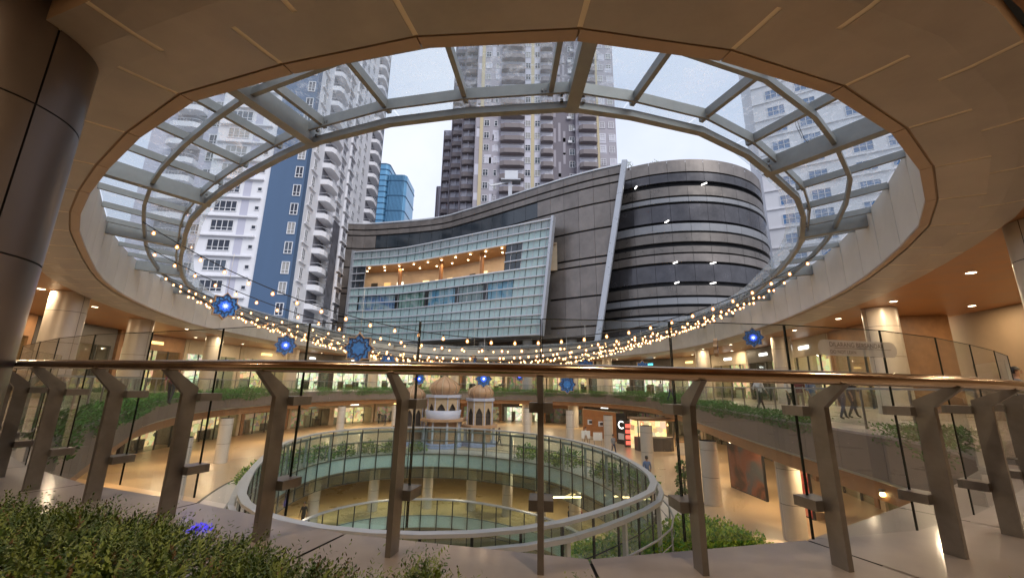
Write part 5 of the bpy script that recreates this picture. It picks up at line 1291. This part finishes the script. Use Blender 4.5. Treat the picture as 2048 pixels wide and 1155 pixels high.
# ------------------------------------------------------------------ people
mat('skin', (.34, .19, .12), .55); mat('hair', (.012, .01, .009), .5)
for nm, c in (('cloth_white', (.68, .67, .64)), ('cloth_black', (.02, .02, .022)), ('cloth_navy', (.03, .04, .08)), ('cloth_maroon', (.16, .03, .035)), ('cloth_grey', (.22, .22, .23)), ('cloth_tan', (.35, .26, .17)), ('cloth_blue', (.10, .17, .32))): mat(nm, c, .8, 0, .12, 8)
TMP = bpy.data.scenes.new('body_workshop')
def person(p, rz, label, shirt, pants, stride=.25, arm=.15, h=1.66, skirt=False):
    t = thing('person', label, 'person', p, rz); S = h / 1.75
    J = {'pel': (0, 0, .96), 'wai': (0, .01, 1.12), 'che': (0, 0, 1.34), 'nec': (0, 0, 1.48), 'hd0': (0, -.015, 1.57), 'hd1': (0, -.02, 1.66), 'hd2': (0, 0, 1.735)}
    Rd = {'pel': .145, 'wai': .125, 'che': .145, 'nec': .055, 'hd0': .075, 'hd1': .092, 'hd2': .055}
    E_ = [('pel', 'wai'), ('wai', 'che'), ('che', 'nec'), ('nec', 'hd0'), ('hd0', 'hd1'), ('hd1', 'hd2')]
    for s_, nm in ((-1, 'l'), (1, 'r')):
        q = s_ * stride; qa = -s_ * arm
        J.update({'hip' + nm: (s_ * .09, 0, .90), 'kne' + nm: (s_ * .10, -q * .45 - .03, .50), 'ank' + nm: (s_ * .10, -q + (.06 if q < 0 else 0), .085), 'toe' + nm: (s_ * .115, -q - .17 + (.06 if q < 0 else 0), .035),
                  'sho' + nm: (s_ * .18, .01, 1.40), 'elb' + nm: (s_ * .235, -qa * .5 + .03, 1.12), 'wri' + nm: (s_ * .235, -qa - .05, .88), 'han' + nm: (s_ * .23, -qa - .08, .79)})
        Rd.update({'hip' + nm: .095, 'kne' + nm: .060, 'ank' + nm: .040, 'toe' + nm: .030, 'sho' + nm: .062, 'elb' + nm: .043, 'wri' + nm: .030, 'han' + nm: .036})
        E_ += [('pel', 'hip' + nm), ('hip' + nm, 'kne' + nm), ('kne' + nm, 'ank' + nm), ('ank' + nm, 'toe' + nm), ('che', 'sho' + nm), ('sho' + nm, 'elb' + nm), ('elb' + nm, 'wri' + nm), ('wri' + nm, 'han' + nm)]
    keys = list(J); me = bpy.data.meshes.new('body'); me.from_pydata([Vector(J[k]) * S for k in keys], [(keys.index(a), keys.index(b_)) for a, b_ in E_], [])
    o = bpy.data.objects.new('body', me); TMP.collection.objects.link(o); md = o.modifiers.new('s', 'SKIN'); md.use_smooth_shade = True
    sv = me.skin_vertices[0].data
    for i, k in enumerate(keys): sv[i].radius = (Rd[k] * S, Rd[k] * S * (.8 if k in ('pel', 'wai', 'che') else 1)); sv[i].use_root = (k == 'pel')
    sb = o.modifiers.new('u', 'SUBSURF'); sb.levels = 1; sb.render_levels = 1
    TMP.view_layers[0].update(); dg = TMP.view_layers[0].depsgraph; bm_ = bpy.data.meshes.new_from_object(o.evaluated_get(dg)); bpy.data.objects.remove(o); bpy.data.meshes.remove(me)
    mats = ['skin', shirt, pants, 'cloth_black']; bm_.materials.clear()
    for m_ in mats: bm_.materials.append(MATS[m_])
    def mi(c):
        c = c / S
        if c.z < .10: return 3
        if c.z > 1.46 and abs(c.x) < .13: return 0
        if abs(c.x) > .185 and c.z < 1.04: return 0
        if c.z < .97 and abs(c.x) < .2: return 2
        return 1
    for f in bm_.polygons: f.material_index = mi(f.center); f.use_smooth = True
    bo = link('body', bm_, t)
    m = MB()
    for s_, nm in ((-1, 'l'), (1, 'r')):
        b0 = Vector(J['han' + nm]) * S
        for k in range(5):
            y0 = -.028 + .014 * k; dz = (-.075, -.085, -.08, -.068, -.03)[k]; m.tube([b0 + Vector((0, y0, -.02)), b0 + Vector((0, y0 - .004 * (k - 2), -.02 + dz * .6)), b0 + Vector((-s_ * .015, y0 - (.035 if k == 0 else .006), -.02 + dz))], [.010, .009, .007], 5)
    m.build('fingers', 'skin', t)
    hd = Vector(J['hd1']) * S
    MB().lathe([(.001, .118), (.06, .10), (.098, .045), (.102, -.01), (.09, -.07)], (0, 0, 0), 14, a0=R(20) - math.pi * 0, a1=R(160)).lathe([(.001, .118), (.06, .10), (.098, .045), (.101, .03)], (0, 0, 0), 14).build('hair', 'hair', t).location = hd + Vector((0, .012, .01))
    fm = MB(); fm.box(hd + Vector((0, -.10, -.012)), (.022, .03, .035)); fm.box(hd + Vector((-.033, -.088, .018)), (.022, .012, .010), mi=1); fm.box(hd + Vector((.033, -.088, .018)), (.022, .012, .010), mi=1); fm.box(hd + Vector((0, -.088, -.048)), (.04, .012, .008), mi=2)
    fm.build('face', ['skin', 'hair', 'cloth_maroon'], t)
    return t
PPL = [(at_depth(1517, 770, 19.5), 0, R(100), 'person in white shirt walking along the right gallery', 'cloth_white', 'cloth_black', .3), (at_depth(1578, 775, 17.5), 0, R(20), 'person in white coat and black trousers behind the right planter', 'cloth_white', 'cloth_black', .08),
       (at_depth(1597, 775, 18.2), 0, R(-30), 'person in maroon top beside the one in white coat', 'cloth_maroon', 'cloth_tan', .08), (at_depth(1622, 775, 17.8), 0, R(10), 'person in pale blue top standing in the group at right', 'cloth_blue', 'cloth_grey', .05),
       (at_depth(1680, 780, 15.5), 0, R(110), 'person in navy striding at the right end of the planter', 'cloth_navy', 'cloth_navy', .3), (at_depth(1700, 780, 16.2), 0, R(100), 'person in black walking behind the one in navy', 'cloth_black', 'cloth_black', .3),
       (at_depth(2036, 770, 10.6), 0, R(60), 'person with black hair at the right edge of the view', 'cloth_grey', 'cloth_black', .2)]
for p, z, rz_, lb_, sh, pn, st_ in PPL: person((p.x, p.y, z), rz_, lb_, sh, pn, st_, st_ * .6)
for px, py, rz_, lb_, sh, pn, st_ in ((1221, 882, 30, 'person in white top standing at the orange partition', 'cloth_white', 'cloth_black', .05), (1378, 905, 90, 'person in black beside the cream pedestal', 'cloth_black', 'cloth_black', .1), (757, 846, 0, 'dark silhouetted person before the bright lower shop', 'cloth_black', 'cloth_black', .2), (770, 850, -60, 'person in dark clothes right of the silhouetted one', 'cloth_navy', 'cloth_black', .1), (1355, 893, 200, 'person in tan top by the coffee counter', 'cloth_tan', 'cloth_navy', .1)):
    p = at_z(px, py, Z1); person((p.x, p.y, Z1), R(rz_), lb_, sh, pn, st_, .1)
for x, y, z, rz_, lb_, sh, pn in ((12.6, 33, 0, 40, 'person in tan top at the far right of the upper gallery', 'cloth_tan', 'cloth_navy'), (15.8, 44, 0, 150, 'person in white at the far bend of the upper gallery', 'cloth_white', 'cloth_grey'), (-14.5, 18, 0, 200, 'person in maroon on the left upper gallery', 'cloth_maroon', 'cloth_black'),
        (8.2, 26, Z1, 170, 'person in blue walking on the beige lower floor right of the void', 'cloth_blue', 'cloth_black'), (8.9, 37, Z1, 20, 'person in grey near the notice boards', 'cloth_grey', 'cloth_navy'), (7.6, 43, Z1, 60, 'person in white far along the lower floor', 'cloth_white', 'cloth_tan'), (-1.0, 41, Z1, 90, 'person in navy right of the dome kiosks', 'cloth_navy', 'cloth_black')):
    person((x, y, z), R(rz_), lb_, sh, pn, .22, .12)
for k, (px, py) in enumerate(((612, 985), (1138, 977), (1160, 990))):
    p = at_depth(px, py, 33); person((p.x, p.y, Z2), R(60 * k), 'person on the basement floor seen through the void glass, %s from the left' % ('first', 'second', 'third')[k], ('cloth_black', 'cloth_navy', 'cloth_maroon')[k], 'cloth_black', .2, .1)

bpy.data.scenes.remove(TMP)
